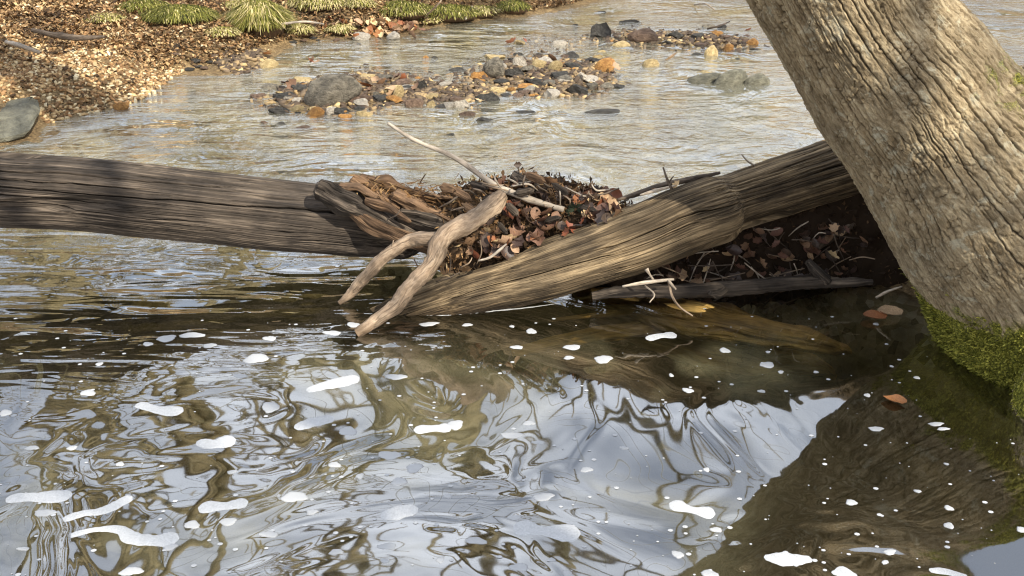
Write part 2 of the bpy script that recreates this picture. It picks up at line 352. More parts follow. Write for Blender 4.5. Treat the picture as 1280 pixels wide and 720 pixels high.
link('ground', mesh('ground', v, f, True, mat=ground_mat()), kind='structure', label='muddy creek bed rising into leaf covered banks')
# ------------------------------------------------------------------ water: a closed body, clear but tea coloured
def water_mat():
    m = bpy.data.materials.new('creek_water'); m.use_nodes = True; t = m.node_tree; t.nodes.clear()
    out = t.nodes.new('ShaderNodeOutputMaterial')
    co = nd(t, 'ShaderNodeNewGeometry').outputs['Position']
    sp = nd(t, 'ShaderNodeSeparateXYZ', {0: co}); x, y = sp.outputs[0], sp.outputs[1]
    def mr(v, a, b): return nd(t, 'ShaderNodeMapRange', {'Value': v, 'From Min': a, 'From Max': b}, interpolation_type='SMOOTHSTEP').outputs[0]
    wn = noise(t, co, .8, 2, .5); wy = math_(t, 'ADD', y, math_(t, 'MULTIPLY', math_(t, 'SUBTRACT', wn, .5), 1.0))
    riff = mr(wy, 3.9, 4.7)
    lefty = math_(t, 'MULTIPLY', mr(math_(t, 'SUBTRACT', wy, math_(t, 'MULTIPLY', x, .25)), 2.75, 3.55), mr(x, .15, -.5))
    def st(v, s): return nd(t, 'ShaderNodeMapping', {'Vector': v, 'Scale': s}).outputs[0]
    # slow marbled swell of the pool
    wv = nd(t, 'ShaderNodeTexNoise', {'Vector': co, 'Scale': 1.3, 'Detail': .4}).outputs['Color']
    wp = nd(t, 'ShaderNodeVectorMath', {0: co, 1: nd(t, 'ShaderNodeVectorMath', {0: wv, 'Scale': .75}, operation='SCALE').outputs[0]}, operation='ADD').outputs[0]
    a1 = noise(t, wp, 1.8, .5, .35, .25); a2 = noise(t, st(wp, (1, 1.2, 1)), 6, .5, .4, .4)
    calmR = mr(math_(t, 'SUBTRACT', x, math_(t, 'MULTIPLY', wn, .4)), 1.3, .3)
    amp = math_(t, 'ADD', .30, math_(t, 'MULTIPLY', calmR, .70))
    h = math_(t, 'MULTIPLY', math_(t, 'ADD', math_(t, 'MULTIPLY', a1, POOL_A), math_(t, 'MULTIPLY', a2, POOL_B)), amp)
    ag = math_(t, 'MULTIPLY', math_(t, 'SINE', math_(t, 'MULTIPLY', math_(t, 'ADD', a1, math_(t, 'MULTIPLY', a2, .25)), 42.0)), .00060)
    h = math_(t, 'ADD', h, math_(t, 'MULTIPLY', ag, math_(t, 'MULTIPLY', calmR, mr(noise(t, co, 1.7, 1, .5), .3, .6))))
    # ripples round the left log
    b1 = noise(t, nd(t, 'ShaderNodeMapping', {'Vector': co, 'Scale': (.22, 1, 1), 'Rotation': (0, 0, .16)}).outputs[0], 8, 2.5, .5, .4)
    h = math_(t, 'ADD', h, math_(t, 'MULTIPLY', math_(t, 'MULTIPLY', b1, lefty), .026))
    # riffle
    c1 = noise(t, st(co, (.8, 1, 1)), 8, 4, .6, 1.4); c2 = noise(t, st(co, (.7, 1, 1)), 32, 3, .6, .5)
    c3 = noise(t, st(co, (.75, 1, 1)), 2.2, 3, .6, 1.0); c4 = noise(t, co, .9, 3, .6)
    rh = math_(t, 'ADD', math_(t, 'MULTIPLY', c1, .026), math_(t, 'MULTIPLY', c2, .006))
    rh = math_(t, 'ADD', math_(t, 'MULTIPLY', rh, mr(c4, .35, .65)), math_(t, 'MULTIPLY', c3, .045))
    h = math_(t, 'ADD', h, math_(t, 'MULTIPLY', rh, riff))
    bp = nd(t, 'ShaderNodeBump', {'Height': h, 'Distance': 1.0, 'Strength': 1.0}).outputs[0]
    gl = nd(t, 'ShaderNodeBsdfGlossy', {'Color': (1, 1, 1, 1), 'Roughness': .03, 'Normal': bp})
    tr = nd(t, 'ShaderNodeBsdfTransparent', {'Color': (1, 1, 1, 1)})
    df = nd(t, 'ShaderNodeBsdfDiffuse', {'Color': mixc(t, riff, (.13, .11, .045, 1), (.60, .57, .42, 1))})
    body = nd(t, 'ShaderNodeMixShader', {0: math_(t, 'ADD', .07, math_(t, 'MULTIPLY', riff, .12)), 1: tr.outputs[0], 2: df.outputs[0]})
    lw = nd(t, 'ShaderNodeFresnel', {'IOR': 1.34, 'Normal': bp}).outputs[0]
    fac = math_(t, 'ADD', REFL0, math_(t, 'MULTIPLY', lw, 1.0 - REFL0))
    mxs = nd(t, 'ShaderNodeMixShader', {0: fac, 1: body.outputs[0], 2: gl.outputs[0]})
    # swirled tree and sky reflections painted as thin diffuse lines and tan patches
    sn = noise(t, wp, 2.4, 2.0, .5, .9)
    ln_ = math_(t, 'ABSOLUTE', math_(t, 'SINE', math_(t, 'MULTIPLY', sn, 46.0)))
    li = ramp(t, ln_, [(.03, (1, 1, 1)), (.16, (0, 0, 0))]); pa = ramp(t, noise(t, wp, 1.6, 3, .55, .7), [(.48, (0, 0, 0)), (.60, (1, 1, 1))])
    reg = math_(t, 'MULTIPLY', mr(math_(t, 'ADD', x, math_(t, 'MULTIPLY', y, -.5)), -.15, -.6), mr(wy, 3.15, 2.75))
    paint_fac = math_(t, 'MULTIPLY', reg, math_(t, 'ADD', math_(t, 'MULTIPLY', math_(t, 'MULTIPLY', li, mr(noise(t, co, 2.3, 1, .5), .38, .58)), .42), math_(t, 'MULTIPLY', pa, .20)))
    refl_paint = nd(t, 'ShaderNodeBsdfDiffuse', {'Color': mixc(t, li, (.30, .27, .15, 1), (.10, .085, .04, 1))})
    mxs = nd(t, 'ShaderNodeMixShader', {0: paint_fac, 1: mxs.outputs[0], 2: refl_paint.outputs[0]})
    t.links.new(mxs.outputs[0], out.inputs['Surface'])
    va = nd(t, 'ShaderNodeVolumeAbsorption', {'Color': (.52, .46, .14, 1), 'Density': 2.2})
    t.links.new(va.outputs[0], out.inputs['Volume'])
    return m
POOL_A, POOL_B, REFL0 = .040, .0022, .27
wx = 54.0
wv_ = [(-wx, -39, 0), (wx, -39, 0), (wx, 89, 0), (-wx, 89, 0), (-wx, -39, -3), (wx, -39, -3), (wx, 89, -3), (-wx, 89, -3)]
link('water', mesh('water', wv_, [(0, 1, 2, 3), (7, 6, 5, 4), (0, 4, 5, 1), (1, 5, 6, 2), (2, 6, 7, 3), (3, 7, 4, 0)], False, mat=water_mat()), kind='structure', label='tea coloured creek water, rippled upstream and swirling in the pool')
# ------------------------------------------------------------------ leaning tree
def bark_net(co):
    th = np.arctan2(co[:, 1], co[:, 0]) / (2 * math.pi)
    w1 = 1.3 * perlin(co * [4, 4, 2.2], 5) + .30 * perlin(co * [13, 13, 9], 6) + .16 * perlin(co * [38, 38, 55], 7)
    def fam(n_, off, w):
        u = th * n_ + w1 * w + off; fr = u - np.floor(u); return 1 - np.abs(2 * fr - 1)
    a = fam(56, 0, 1.0); b = fam(97, .3, 1.7); c = fam(51, .5, -1.3)
    ga = sstep(-.22, .12, perlin(co * [10, 10, 4.5], 14)); gb = sstep(-.1, .2, perlin(co * [15, 15, 7], 15)); gc = sstep(.05, .3, perlin(co * [12, 12, 9], 16))
    return a, b, c, ga, gb, gc
def bark_disp(co, r, th, ln):
    a, b, c, ga, gb, gc = bark_net(co); k = r / .33
    f1 = (1 - sstep(.0, .22, a)) * (.12 + .88 * ga); f2 = (1 - sstep(0, .26, b)) * .6 * gb; f3 = (1 - sstep(0, .2, c)) * .7 * gc
    big = perlin(co * [2.2, 2.2, 1.2], 7) * .04 * (r / .4)
    x_ = (1 - sstep(0, .07, np.abs(perlin(co * [24, 24, 40], 71)))) * sstep(-.05, .2, perlin(co * 13, 72))
    return -.006 * x_ - .012 * np.maximum(np.maximum(f1, f2), f3) + .005 * np.abs(perlin(co * [60, 60, 40], 3)) + .005 * perlin(co * 90, 9) + .005 * perlin(co * [26, 26, 20], 10) + big
def fissure(co):
    a, b, c, ga, gb, gc = bark_net(co)
    x_ = (1 - sstep(0, .04, np.abs(perlin(co * [24, 24, 40], 71)))) * sstep(-.05, .2, perlin(co * 13, 72)) * .5
    return np.maximum(x_, 0) + np.maximum(np.maximum((1 - sstep(.0, .17, a)) * (.1 + .9 * ga), (1 - sstep(0, .16, b)) * .6 * gb), (1 - sstep(0, .14, c)) * .7 * gc)
T = link('leaning_tree', None, label='big leaning tree trunk with furrowed bark and mossy foot at the water', cat='tree', loc=(2.2, 2.95, 0))
TB = (2.2, 2.95, 0)
tp = [(2.42, 2.86, -.7), (2.20, 2.92, -.05), (1.98, 2.96, .22), (1.74, 3.0, .50), (1.36, 3.06, .90), (1.06, 3.1, 1.25), (.58, 3.15, 1.95), (.05, 3.2, 2.9), (-.45, 3.25, 4.2), (-.95, 3.3, 6.5), (-1.2, 3.3, 9)]
tr_ = [.60, .53, .440, .380, .300, .262, .25, .25, .22, .17, .08]
def trunk_disp(co, r, th, ln):
    d = bark_disp(co, r, th, ln)
    return d
v, f, co = tube(tp[:7], tr_[:7], 800, .0042, trunk_disp, cap=False, up=(.3, 1, .3))
lob = np.zeros(len(v))
# knot / shadow-casting scar on the trunk face
kn = P(1142, 205, Y=2.72); d_ = np.linalg.norm((v - kn) * [1, 1, 1.2], axis=1)
g_ = np.exp(-(d_ / .055) ** 2); ax = np.array([1.9, 2.95, .35]); nr = v - np.array([1.5, 3.03, .75]); nr /= np.linalg.norm(nr, axis=1)[:, None]
v = v + nr * (g_ * .035)[:, None]
mossf = sstep(.50, .05, v[:, 2]) * 1.0 + sstep(1.50, 2.1, v[:, 0]) * sstep(1.2, .5, v[:, 2]) * .62 + sstep(.12, -.05, v[:, 2]) * .3
mossf = mossf * sstep(1.15, 1.7, v[:, 0] + .35 * (v[:, 2] < .2))
mossf = mossf + .34 * np.clip(((v[:, 0] + .72 * v[:, 2]) - 1.93) * 3, 0, .95) * (v[:, 2] < 1.15) * (v[:, 1] < 3.1) + .0
mossf = (mossf + .55 * perlin(v * 4.5, 61) * (mossf > .05)) * sstep(-.03, .015, v[:, 2])
tm = mesh('trunk', v - np.array(TB), f, True, {'wco': co}, M['bark'], {'fissure': fissure(co), 'moss': mossf})
link('trunk', tm, T)
for rpts, rrad in [([(2.0, 2.78, .42), (1.93, 2.66, .18), (1.86, 2.52, .0), (1.84, 2.38, -.3)], [.16, .20, .20, .2]), ([(1.72, 3.02, .40), (1.80, 3.05, .1), (1.86, 3.12, -.3)], [.10, .17, .2])]:
    v2, f2, co2 = tube(rpts, rrad, 300, .006, lambda co, r, th, ln: bark_disp(co, r, th, ln) + .03 * perlin(co * 6, 55), cap=False, up=(1, 0, .2))
    m2 = (.45 + .9 * perlin(v2 * 5, 77)) * sstep(-.03, .015, v2[:, 2]) * (1.3 if rpts[0][0] == 2.0 else .8)
    link('root', mesh('root', v2 - np.array(TB), f2, True, {'wco': co2}, M['bark'], {'fissure': fissure(co2) * .5, 'moss': m2}), T)
    if rpts[0][0] == 2.0: RV2, RM2 = v2, m2
tv, tmoss = v, mossf
v, f, co = tube(tp[6:], tr_[6:], 48, .05, bark_disp, cap=False)
link('trunk', mesh('upper_trunk', v - np.array(TB), f, True, {'wco': co}, M['bark'], {'fissure': fissure(co), 'moss': np.zeros(len(v))}), T)
# moss cushions on the foot of the trunk
sel = np.where((tmoss + perlin(tv * 9, 31) * 1.1 + perlin(tv * 30, 33) * .4 > .62) & (tv[:, 2] > -.005) & (tv[:, 2] < .34 + .1 * perlin(tv * 6, 90)) & (tv[:, 1] < 3.15))[0]
tv = np.vstack([tv[sel], RV2[(RM2 > .25) & (RV2[:, 2] > -.005)]]); sel = np.arange(len(tv))
B = Bag(); pick = RNG.choice(sel, 20000, replace=True)
cx = np.interp(tv[pick, 2], [-.1, .22, .5, .9, 1.25], [2.22, 1.98, 1.74, 1.38, 1.13])
for k_, idx in enumerate(pick):
    p = tv[idx]; n_ = np.array([p[0] - cx[k_], p[1] - 3.0, .25]); n_ /= np.linalg.norm(n_) + 1e-9
    hgt = random.uniform(.004, .014); w_ = random.uniform(.002, .004); a_ = RNG.normal(0, 1, 3); a_ /= np.linalg.norm(a_)
    s_ = np.cross(n_, a_); s_ /= np.linalg.norm(s_) + 1e-9
    tip = p + n_ * hgt + a_ * hgt * .6 + np.array([0, 0, -.3 * hgt]); b0 = p - n_ * .003
    B.add([b0 - s_ * w_, b0 + s_ * w_, tip + s_ * w_ * .5, tip - s_ * w_ * .4], [[0, 1, 2, 3]], min(1, max(0, random.gauss(.65, .25) + perlin(p[None] * 20, 5)[0] * .5)))
mo = B.mesh('moss', M['moss']); rebase(mo, TB); link('moss', mo, T, kind='stuff')
# ------------------------------------------------------------------ fallen logs
def wood_net(co, tw, sd_):
    th = np.arctan2(co[:, 1], co[:, 0]) / (2 * math.pi) + tw * co[:, 2] / 6.28
    w1 = 2.2 * perlin(co * [2.2, 2.2, .8], 5 + sd_) + .7 * perlin(co * [8, 8, 3], 6 + sd_) + .16 * perlin(co * [30, 30, 16], 7 + sd_)
    def fam(n_, off, w):
        u = th * n_ + w1 * w + off; return 1 - np.abs(2 * (u - np.floor(u)) - 1)
    ga = sstep(-.05, .12, perlin(co * [16, 16, 1.6], 14 + sd_)); gb = sstep(-.08, .1, perlin(co * [26, 26, 2.6], 15 + sd_)); gc = sstep(-.1, .15, perlin(co * [40, 40, 4], 16 + sd_))
    return fam(23, 0, 1), fam(47, .3, 1.5), fam(95, .6, 2.6), ga, gb, gc
def grain_disp(depth=.009, lump=.02, fr=13.0, tw=0.0, sd_=0):
    def fn(co, r, th, ln):
        a, b, c, ga, gb, gc = wood_net(co, tw, sd_)
        d = np.maximum(np.maximum((1 - sstep(0, .20, a)) * ga * 1.5, (1 - sstep(0, .24, b)) * gb * .5), (1 - sstep(0, .45, c)) * gc * .18)
        return -depth * d + lump * perlin(co * [3.5, 3.5, 1.8], 24 + sd_) + lump * .5 * perlin(co * [13, 13, 1.6], 29 + sd_) - .022 * sstep(.24, .30, perlin(co * [7, 7, 1.3], 31 + sd_)) + .003 * perlin(co * [120, 120, 16], 25)
    return fn
def wood_fissure(co, tw, sd_):
    a, b, c, ga, gb, gc = wood_net(co, tw, sd_)
    return np.maximum(np.maximum((1 - sstep(0, .12, a)) * ga, (1 - sstep(0, .15, b)) * gb * .7), (1 - sstep(0, .35, c)) * gc * .35)
def log_thing(name, label, cat, pts, rad, mat, seg, step, disp, org, part='trunk', flat=None, up=(0, 1, .3), wob=0, tw=0, sd_=0):
    t = link(name, None, label=label, cat=cat, loc=org)
    v, f, co = tube(pts, rad, seg, step, disp, cap=True, flat=flat, up=up, wob=wob)
    link(part, mesh(part, v - np.array(org), f, True, {'wco': co}, mat, {'fissure': wood_fissure(co, tw, sd_)}), t)
    return t
def PC(px, py, Y): return tuple(P(px, py, Y=Y))
# left log, floating just clear of the water
lp = [PC(-420, 205, 3.5), PC(-150, 218, 3.58), PC(0, 236, 3.62), PC(140, 247, 3.65), PC(300, 264, 3.68), PC(430, 279, 3.72), PC(500, 290, 3.74), PC(545, 297, 3.76)]
lr_ = [.165, .160, .156, .156, .156, .152, .125, .05]
logL = log_thing('fallen_log', 'long grey weathered log lying above the water at the left side', 'log', lp, lr_, M['log_grey'], 560, .0042, grain_disp(.013, .020, 20, .12), lp[2], tw=.12)
# diagonal log
dp = [PC(430, 425, 3.24), PC(475, 402, 3.29), PC(532, 381, 3.32), PC(600, 360, 3.34), PC(700, 334, 3.36), PC(800, 300, 3.38), PC(855, 276, 3.41), PC(895, 262, 3.43), PC(920, 252, 3.46), PC(1000, 226, 3.54), PC(1080, 199, 3.64), PC(1200, 152, 3.78), PC(1320, 112, 3.9)]
dr_ = [.03, .06, .085, .103, .122, .133, .136, .138, .116, .124, .13, .135, .135]
def diag_disp(co, r, th, ln):
    base = grain_disp(.012, .018, 20, -.15, 7)(co, r, th, ln)
    return base
logD = log_thing('fallen_log', 'thick tan log slanting up from the pool to behind the leaning tree', 'log', dp, dr_, M['log_tan'], 560, .0042, diag_disp, dp[4], tw=-.15, sd_=7)
# torn wood at the broken end of the left log
def shard(pts, w, mat, parent, org, seed, name='splinter', flat=.35, upv=(0, 1, .6)):
    w = list(w)
    v, f, co = tube(pts, w, 36, .008, lambda co, r, th, ln: r * (.7 * perlin(co * [30, 30, 5], seed) + .4 * perlin(co * [60, 60, 14], seed + 4) + .22 * np.sign(np.sin(th * 3 + seed)) * .3) + .004 * perlin(co * [110, 110, 9], seed + 1), cap=True, flat=flat, seed=seed % 7, up=upv)
    m = mesh(name, np.asarray(v) - np.array(org), f, False, {'wco': co}, mat); link(name, m, parent)
og = lp[2]
for k, (pa, pb, ya, yb, w0, w1, mt) in enumerate([
        ((398, 236), (528, 302), 3.55, 3.50, 16, 9, 'log_grey'), ((440, 262), (560, 318), 3.53, 3.50, 14, 12, 'wood_brown'), ((440, 226), (500, 262), 3.60, 3.55, 13, 10, 'wood_brown'),
        ((452, 224), (590, 262), 3.66, 3.58, 11, 8, 'wood_brown'), ((492, 246), (600, 298), 3.56, 3.48, 16, 13, 'wood_brown'), ((500, 270), (640, 322), 3.52, 3.45, 14, 9, 'log_grey'),
        ((470, 226), (512, 240), 3.62, 3.62, 7, 3, 'wood_brown'), ((520, 236), (606, 268), 3.62, 3.58, 7, 4, 'wood_brown'), ((458, 250), (512, 276), 3.5, 3.46, 7, 4, 'wood_brown'), ((540, 300), (668, 330), 3.50, 3.42, 13, 10, 'wood_brown'),
        ((425, 232), (470, 246), 3.55, 3.5, 6, 5, 'wood_brown')]):
    a = np.array(PC(*pa, ya)); b = np.array(PC(*pb, yb)); s = ppm(a); mid = (a + b) / 2 + RNG.normal(0, .012, 3)
    shard([a - (b - a) * .03, a, (a + mid) / 2 + RNG.normal(0, .005, 3), mid, (b + mid) / 2, b, b + (b - a) * .05], [.03 * w0 / s, .8 * w0 / s, 1.05 * w0 / s, (w0 + w1) / 2 / s, w1 / s, .7 * w1 / s, .03 * w1 / s], M[mt], logL, og, 50 + k, flat=.5 if k % 2 else .7)
# jagged crumbs of torn wood (part of the log end)
B = Bag()
for k in range(420):
    t_ = random.random(); a = P(440 + 165 * t_ + random.gauss(0, 12), 222 + 55 * t_ * random.random() + random.random() * 22, Y=random.uniform(3.52, 3.66))
    d = np.array([random.gauss(.8, .5), random.gauss(0, .3), random.gauss(-.1, .6)]); d /= np.linalg.norm(d); l_ = random.uniform(.012, .05); w_ = random.uniform(.002, .006)
    s_ = np.cross(d, [0, 1, .3]); u_ = np.cross(s_, d)
    q = [a, a + s_ * w_, a + s_ * w_ + d * l_, a + d * l_ * 1.1, a + u_ * w_ + d * l_ * .5]
    B.add(q, [[0, 1, 2, 3], [0, 1, 4, 4], [0, 3, 4, 4]][:1], random.uniform(.1, .7)); B.add([a, a + u_ * w_ * 1.5, a + u_ * w_ + d * l_, a + d * l_], [[0, 1, 2, 3]], random.uniform(.1, .7))
mm = B.mesh('splinter', M['litter']); rebase(mm, og); link('splinter_crumbs', mm, logL, kind='stuff')
# ------------------------------------------------------------------ branches and twigs
def twig(label, pts, px_r, mat, name='twig', cat='twig', group=None, seg=8, step=.012, wob=.0, seed=0, forks=None):
    s = ppm(pts[0]); rad = [q / s for q in px_r]; org = tuple(pts[0])
    def dd(co, r, th, ln): return r * .20 * perlin(co * 40, seed) + r * .34 * perlin(co * [24, 24, 12], seed + 5) + r * .14 * perlin(co * [90, 90, 20], seed + 3)
    if forks:
        t = link(name, None, label=label, cat=cat, group=group, loc=org)
        v, f, co = tube(pts, rad, seg, step, dd, wob=wob, seed=seed); link('stem', mesh('stem', v - np.array(org), f, True, {'wco': co}, mat), t)
        for fp, fr_ in forks:
            v, f, co = tube(fp, [q / s for q in fr_], seg, step, dd, wob=wob, seed=seed + 1); link('fork', mesh('fork', v - np.array(org), f, True, {'wco': co}, mat), t)
        return t
    v, f, co = tube(pts, rad, seg, step, dd, wob=wob, seed=seed)
    return link(name, mesh(name, v - np.array(org), f, True, {'wco': co}, mat), label=label, cat=cat, group=group, loc=org)
def PP(*a): return [np.array(PC(*q)) for q in a]
twig('crooked peeled branch forking down over the diagonal log into the pool',
     PP((628, 243, 3.42), (616, 258, 3.38), (590, 277, 3.32), (563, 289, 3.27), (551, 304, 3.24), (540, 330, 3.2), (512, 360, 3.17), (495, 384, 3.14), (472, 399, 3.1), (447, 416, 3.08)),
     [9, 12, 12, 12.5, 11, 10, 9.5, 9, 8, 6.5], M['branch'], 'branch', 'branch', seg=32, step=.005, seed=3, wob=.012,
     forks=[(PP((556, 299, 3.27), (535, 300, 3.27), (512, 302, 3.3), (490, 315, 3.3), (466, 333, 3.3), (450, 354, 3.32), (440, 366, 3.33), (424, 380, 3.32)), [9, 9, 8, 7.5, 7.5, 7, 6, 3]),
            (PP((549, 318, 3.27), (560, 300, 3.3), (580, 286, 3.33), (604, 275, 3.36), (618, 262, 3.38)), [5, 6, 6, 5, 3])])
twig('long thin pale stick poking up out of the debris over the creek', PP((485, 154, 3.75), (520, 176, 3.7), (560, 193, 3.66), (592, 213, 3.6), (620, 232, 3.55), (655, 247, 3.5), (705, 262, 3.45)), [2, 2.7, 3.1, 3.5, 3.9, 4.1, 3.6], M['twig_pale'], 'stick', 'stick', seg=10, seed=5, wob=.004)
twig('short grey log lying on top of the leaf pile', PP((640, 219, 3.62), (655, 228, 3.6), (680, 243, 3.58), (700, 253, 3.56), (722, 262, 3.54)), [6, 9, 9.5, 9, 6], M['log_grey'], 'short_log', 'log', seg=30, step=.005, seed=6)
twig('white bent twig between the torn wood and the diagonal log', PP((598, 326, 3.2), (612, 322, 3.2), (624, 313, 3.2), (633, 305, 3.22)), [1.2, 1.8, 1.8, 1], M['twig_pale'], seed=8)
twig('dark twig standing upright on the diagonal log', PP((840, 237, 3.38), (834, 224, 3.39), (829, 209, 3.4)), [2, 1.6, 1], M['branch_dark'], seed=9, forks=[(PP((836, 228, 3.38), (842, 220, 3.38)), [1.2, .7])])
twig('small twig sticking up where log nears the tree', PP((943, 207, 3.5), (934, 201, 3.5), (927, 193, 3.5)), [1.4, 1.2, .8], M['twig_pale'], seed=10)
twig('strip of loose bark curling along the top of the diagonal log', PP((772, 250, 3.47), (800, 241, 3.5), (830, 231, 3.52), (862, 224, 3.54), (900, 216, 3.56)), [2, 4, 3.5, 4, 2], M['branch_dark'], 'bark_strip', 'bark strip', seg=12, seed=11)
twig('pale wood sliver on the diagonal log beside the upright dark twig', PP((800, 244, 3.4), (820, 238, 3.4), (845, 232, 3.42)), [1.5, 2.4, 1.4], M['twig_pale'], 'wood_sliver', 'wood sliver', seed=12)
# shelf branch under the diagonal log
twig('grey driftwood branch lying level under the diagonal log with a broken stub',
     PP((740, 370, 3.3), (790, 364, 3.3), (850, 364, 3.3), (900, 361, 3.32), (960, 357, 3.34), (1020, 353, 3.36), (1060, 353, 3.37), (1090, 352, 3.38)),
     [6, 8, 9, 9, 9.5, 8.5, 6.5, 3.5], M['log_grey'], 'driftwood_branch', 'branch', seg=40, step=.006, seed=13,
     forks=[(PP((1033, 352, 3.36), (1022, 340, 3.36), (1010, 326, 3.37)), [8, 6.5, 4.5]), (PP((905, 362, 3.3), (897, 368, 3.27), (888, 366, 3.25)), [5, 5, 3])])
twig('dark root reaching from the debris behind to the tree', PP((1020, 308, 3.5), (1045, 293, 3.52), (1070, 277, 3.56), (1100, 262, 3.6)), [6, 7, 7, 7], M['branch_dark'], 'root', 'root', seg=16, seed=14)
twig('thin pale stick leaning in the black hollow beside the tree foot', PP((1095, 372, 3.3), (1110, 364, 3.28), (1128, 358, 3.26)), [1.5, 1.8, 1], M['twig_pale'], seed=15)
twig('whitish twig low over the water left of the driftwood branch', PP((778, 358, 3.2), (800, 354, 3.2), (825, 351, 3.2), (842, 349, 3.22)), [1.5, 2.2, 2.2, 1.6], M['twig_pale'], seed=16, forks=[(PP((818, 352, 3.2), (812, 343, 3.21), (808, 336, 3.22)), [1.6, 1.5, 3]), (PP((835, 350, 3.2), (845, 362, 3.18)), [2, 1.5])])
twig('thin twig dipping into the pool under the diagonal log', PP((806, 357, 3.2), (818, 368, 3.16), (812, 378, 3.12)), [1.2, 1, .7], M['twig_pale'], seed=17)
twig('curved twig arching down into the water by the drowned log', PP((836, 352, 3.22), (840, 370, 3.16), (850, 384, 3.14), (866, 395, 3.12)), [1.8, 1.6, 1.4, .9], M['branch'], seed=18)
for k in range(64):
    cx_, cy_ = random.uniform(800, 1080), random.uniform(285, 358)
    a = random.uniform(0, 3.14); l_ = random.uniform(9, 34); Y_ = random.uniform(3.38, 3.49)
    pts = PP((cx_ - math.cos(a) * l_, cy_ - math.sin(a) * l_ * .6, Y_), (cx_ + random.gauss(0, 1.6), cy_ + random.gauss(0, 1.6), Y_ + .01), (cx_ + math.cos(a) * l_, cy_ + math.sin(a) * l_ * .6, Y_ + .02))
    twig('thin ' + ('flat lying' if abs(math.sin(a)) < .5 else 'steep') + ' twig ' + ('at the left end' if cx_ < 890 else 'in the middle' if cx_ < 990 else 'at the tree end') + (' high' if cy_ < 322 else ' low') + ' in the hollow under the diagonal log', pts, [.7, .9, .5], M[('branch', 'branch_dark', 'twig_pale', 'branch_dark')[k % 4]], group='twigs tangled under the diagonal log', seg=6, seed=20 + k)
for k in range(46):
    cx_, cy_ = random.uniform(560, 770), 0; cy_ = random.uniform(225, 290) + abs(cx_ - 665) * .05
    a = random.uniform(0, 3.14); l_ = random.uniform(8, 26); Y_ = random.uniform(3.44, 3.58)
    pts = PP((cx_ - math.cos(a) * l_, cy_ - math.sin(a) * l_ * .5, Y_), (cx_ + random.gauss(0, 3), cy_ + random.gauss(0, 3), Y_ - .02), (cx_ + math.cos(a) * l_, cy_ + math.sin(a) * l_ * .5, Y_))
    twig('thin ' + ('flat lying' if abs(math.sin(a)) < .5 else 'steep') + ' twig ' + ('at the left' if cx_ < 620 else 'in the middle' if cx_ < 700 else 'at the right') + (' high' if cy_ < 250 else ' low') + ' in the leaf pile between the logs', pts, [.9, 1.3, .7], M[('branch_dark', 'branch', 'branch_dark', 'twig_pale')[k % 4]], group='twigs caught in the leaf pile', seg=6, seed=60 + k)
for k, (ax_, ay_, bx_, by_) in enumerate([(535, 330, 522, 352), (492, 300, 478, 318), (556, 310, 562, 340), (575, 335, 590, 322), (545, 352, 575, 340), (515, 320, 520, 345), (484, 275, 500, 262), (600, 300, 596, 330)]):
    twig('thin root hair hanging beside the crooked branch', PP((ax_, ay_, 3.3), ((ax_ + bx_) / 2 + 4, (ay_ + by_) / 2, 3.29), (bx_, by_, 3.3)), [.8, .9, .6], M['branch' if k % 2 else 'branch_dark'], 'root_hair', 'twig', group='thin root hairs beside the crooked branch', seg=6, seed=110 + k)
# stick with dark bud / leaf above pile
twig('dark shrivelled leaf on a stalk above the leaf pile', PP((650, 226, 3.6), (649, 216, 3.6), (647, 207, 3.6)), [1, 1, .8], M['branch_dark'], 'stalk', 'leaf stalk', seed=130)
# drowned timber below the surface, lit amber
def drowned(label, pts, rad, mat, seed, flat=.55):
    org = tuple(pts[0])
    v, f, co = tube(pts, rad, 60, .01, lambda co, r, th, ln: r * .8 * perlin(co * [9, 9, 5], seed) + r * .25 * perlin(co * [40, 40, 8], seed), flat=flat, up=(0, 0, 1), cap=True)
    return link('drowned_log', mesh('drowned_log', v - np.array(org), f, True, {'wco': co}, mat), label=label, cat='log', loc=org)
def PZ(px, py, z): return P(px, py, Z=z)
drowned('amber drowned log lit by sun just under the surface', [PZ(715, 370, -.035), PZ(770, 378, -.04), PZ(830, 390, -.045), PZ(900, 404, -.05), PZ(970, 418, -.058), PZ(1020, 428, -.075), PZ(1058, 436, -.15)], [.06, .085, .10, .11, .095, .07, .03], M['drowned'], 3, .42)
drowned('dim drowned branch under the pool below the amber log', [PZ(640, 440, -.16), PZ(720, 424, -.13), PZ(800, 412, -.10), PZ(850, 398, -.08)], [.03, .045, .05, .04], M['drowned'], 5)
drowned('dim brown drowned branch fading out under the pool', [PZ(750, 395, -.12), PZ(820, 420, -.15), PZ(900, 440, -.2), PZ(1010, 452, -.25), PZ(1060, 480, -.34)], [.05, .08, .09, .06, .02], M['drowned'], 6)
drowned('sunken forked stick under the pool right of the pointed branch', [PZ(690, 400, -.06), PZ(760, 392, -.04), PZ(800, 388, -.03)], [.008, .012, .008], M['drowned'], 8, 1)
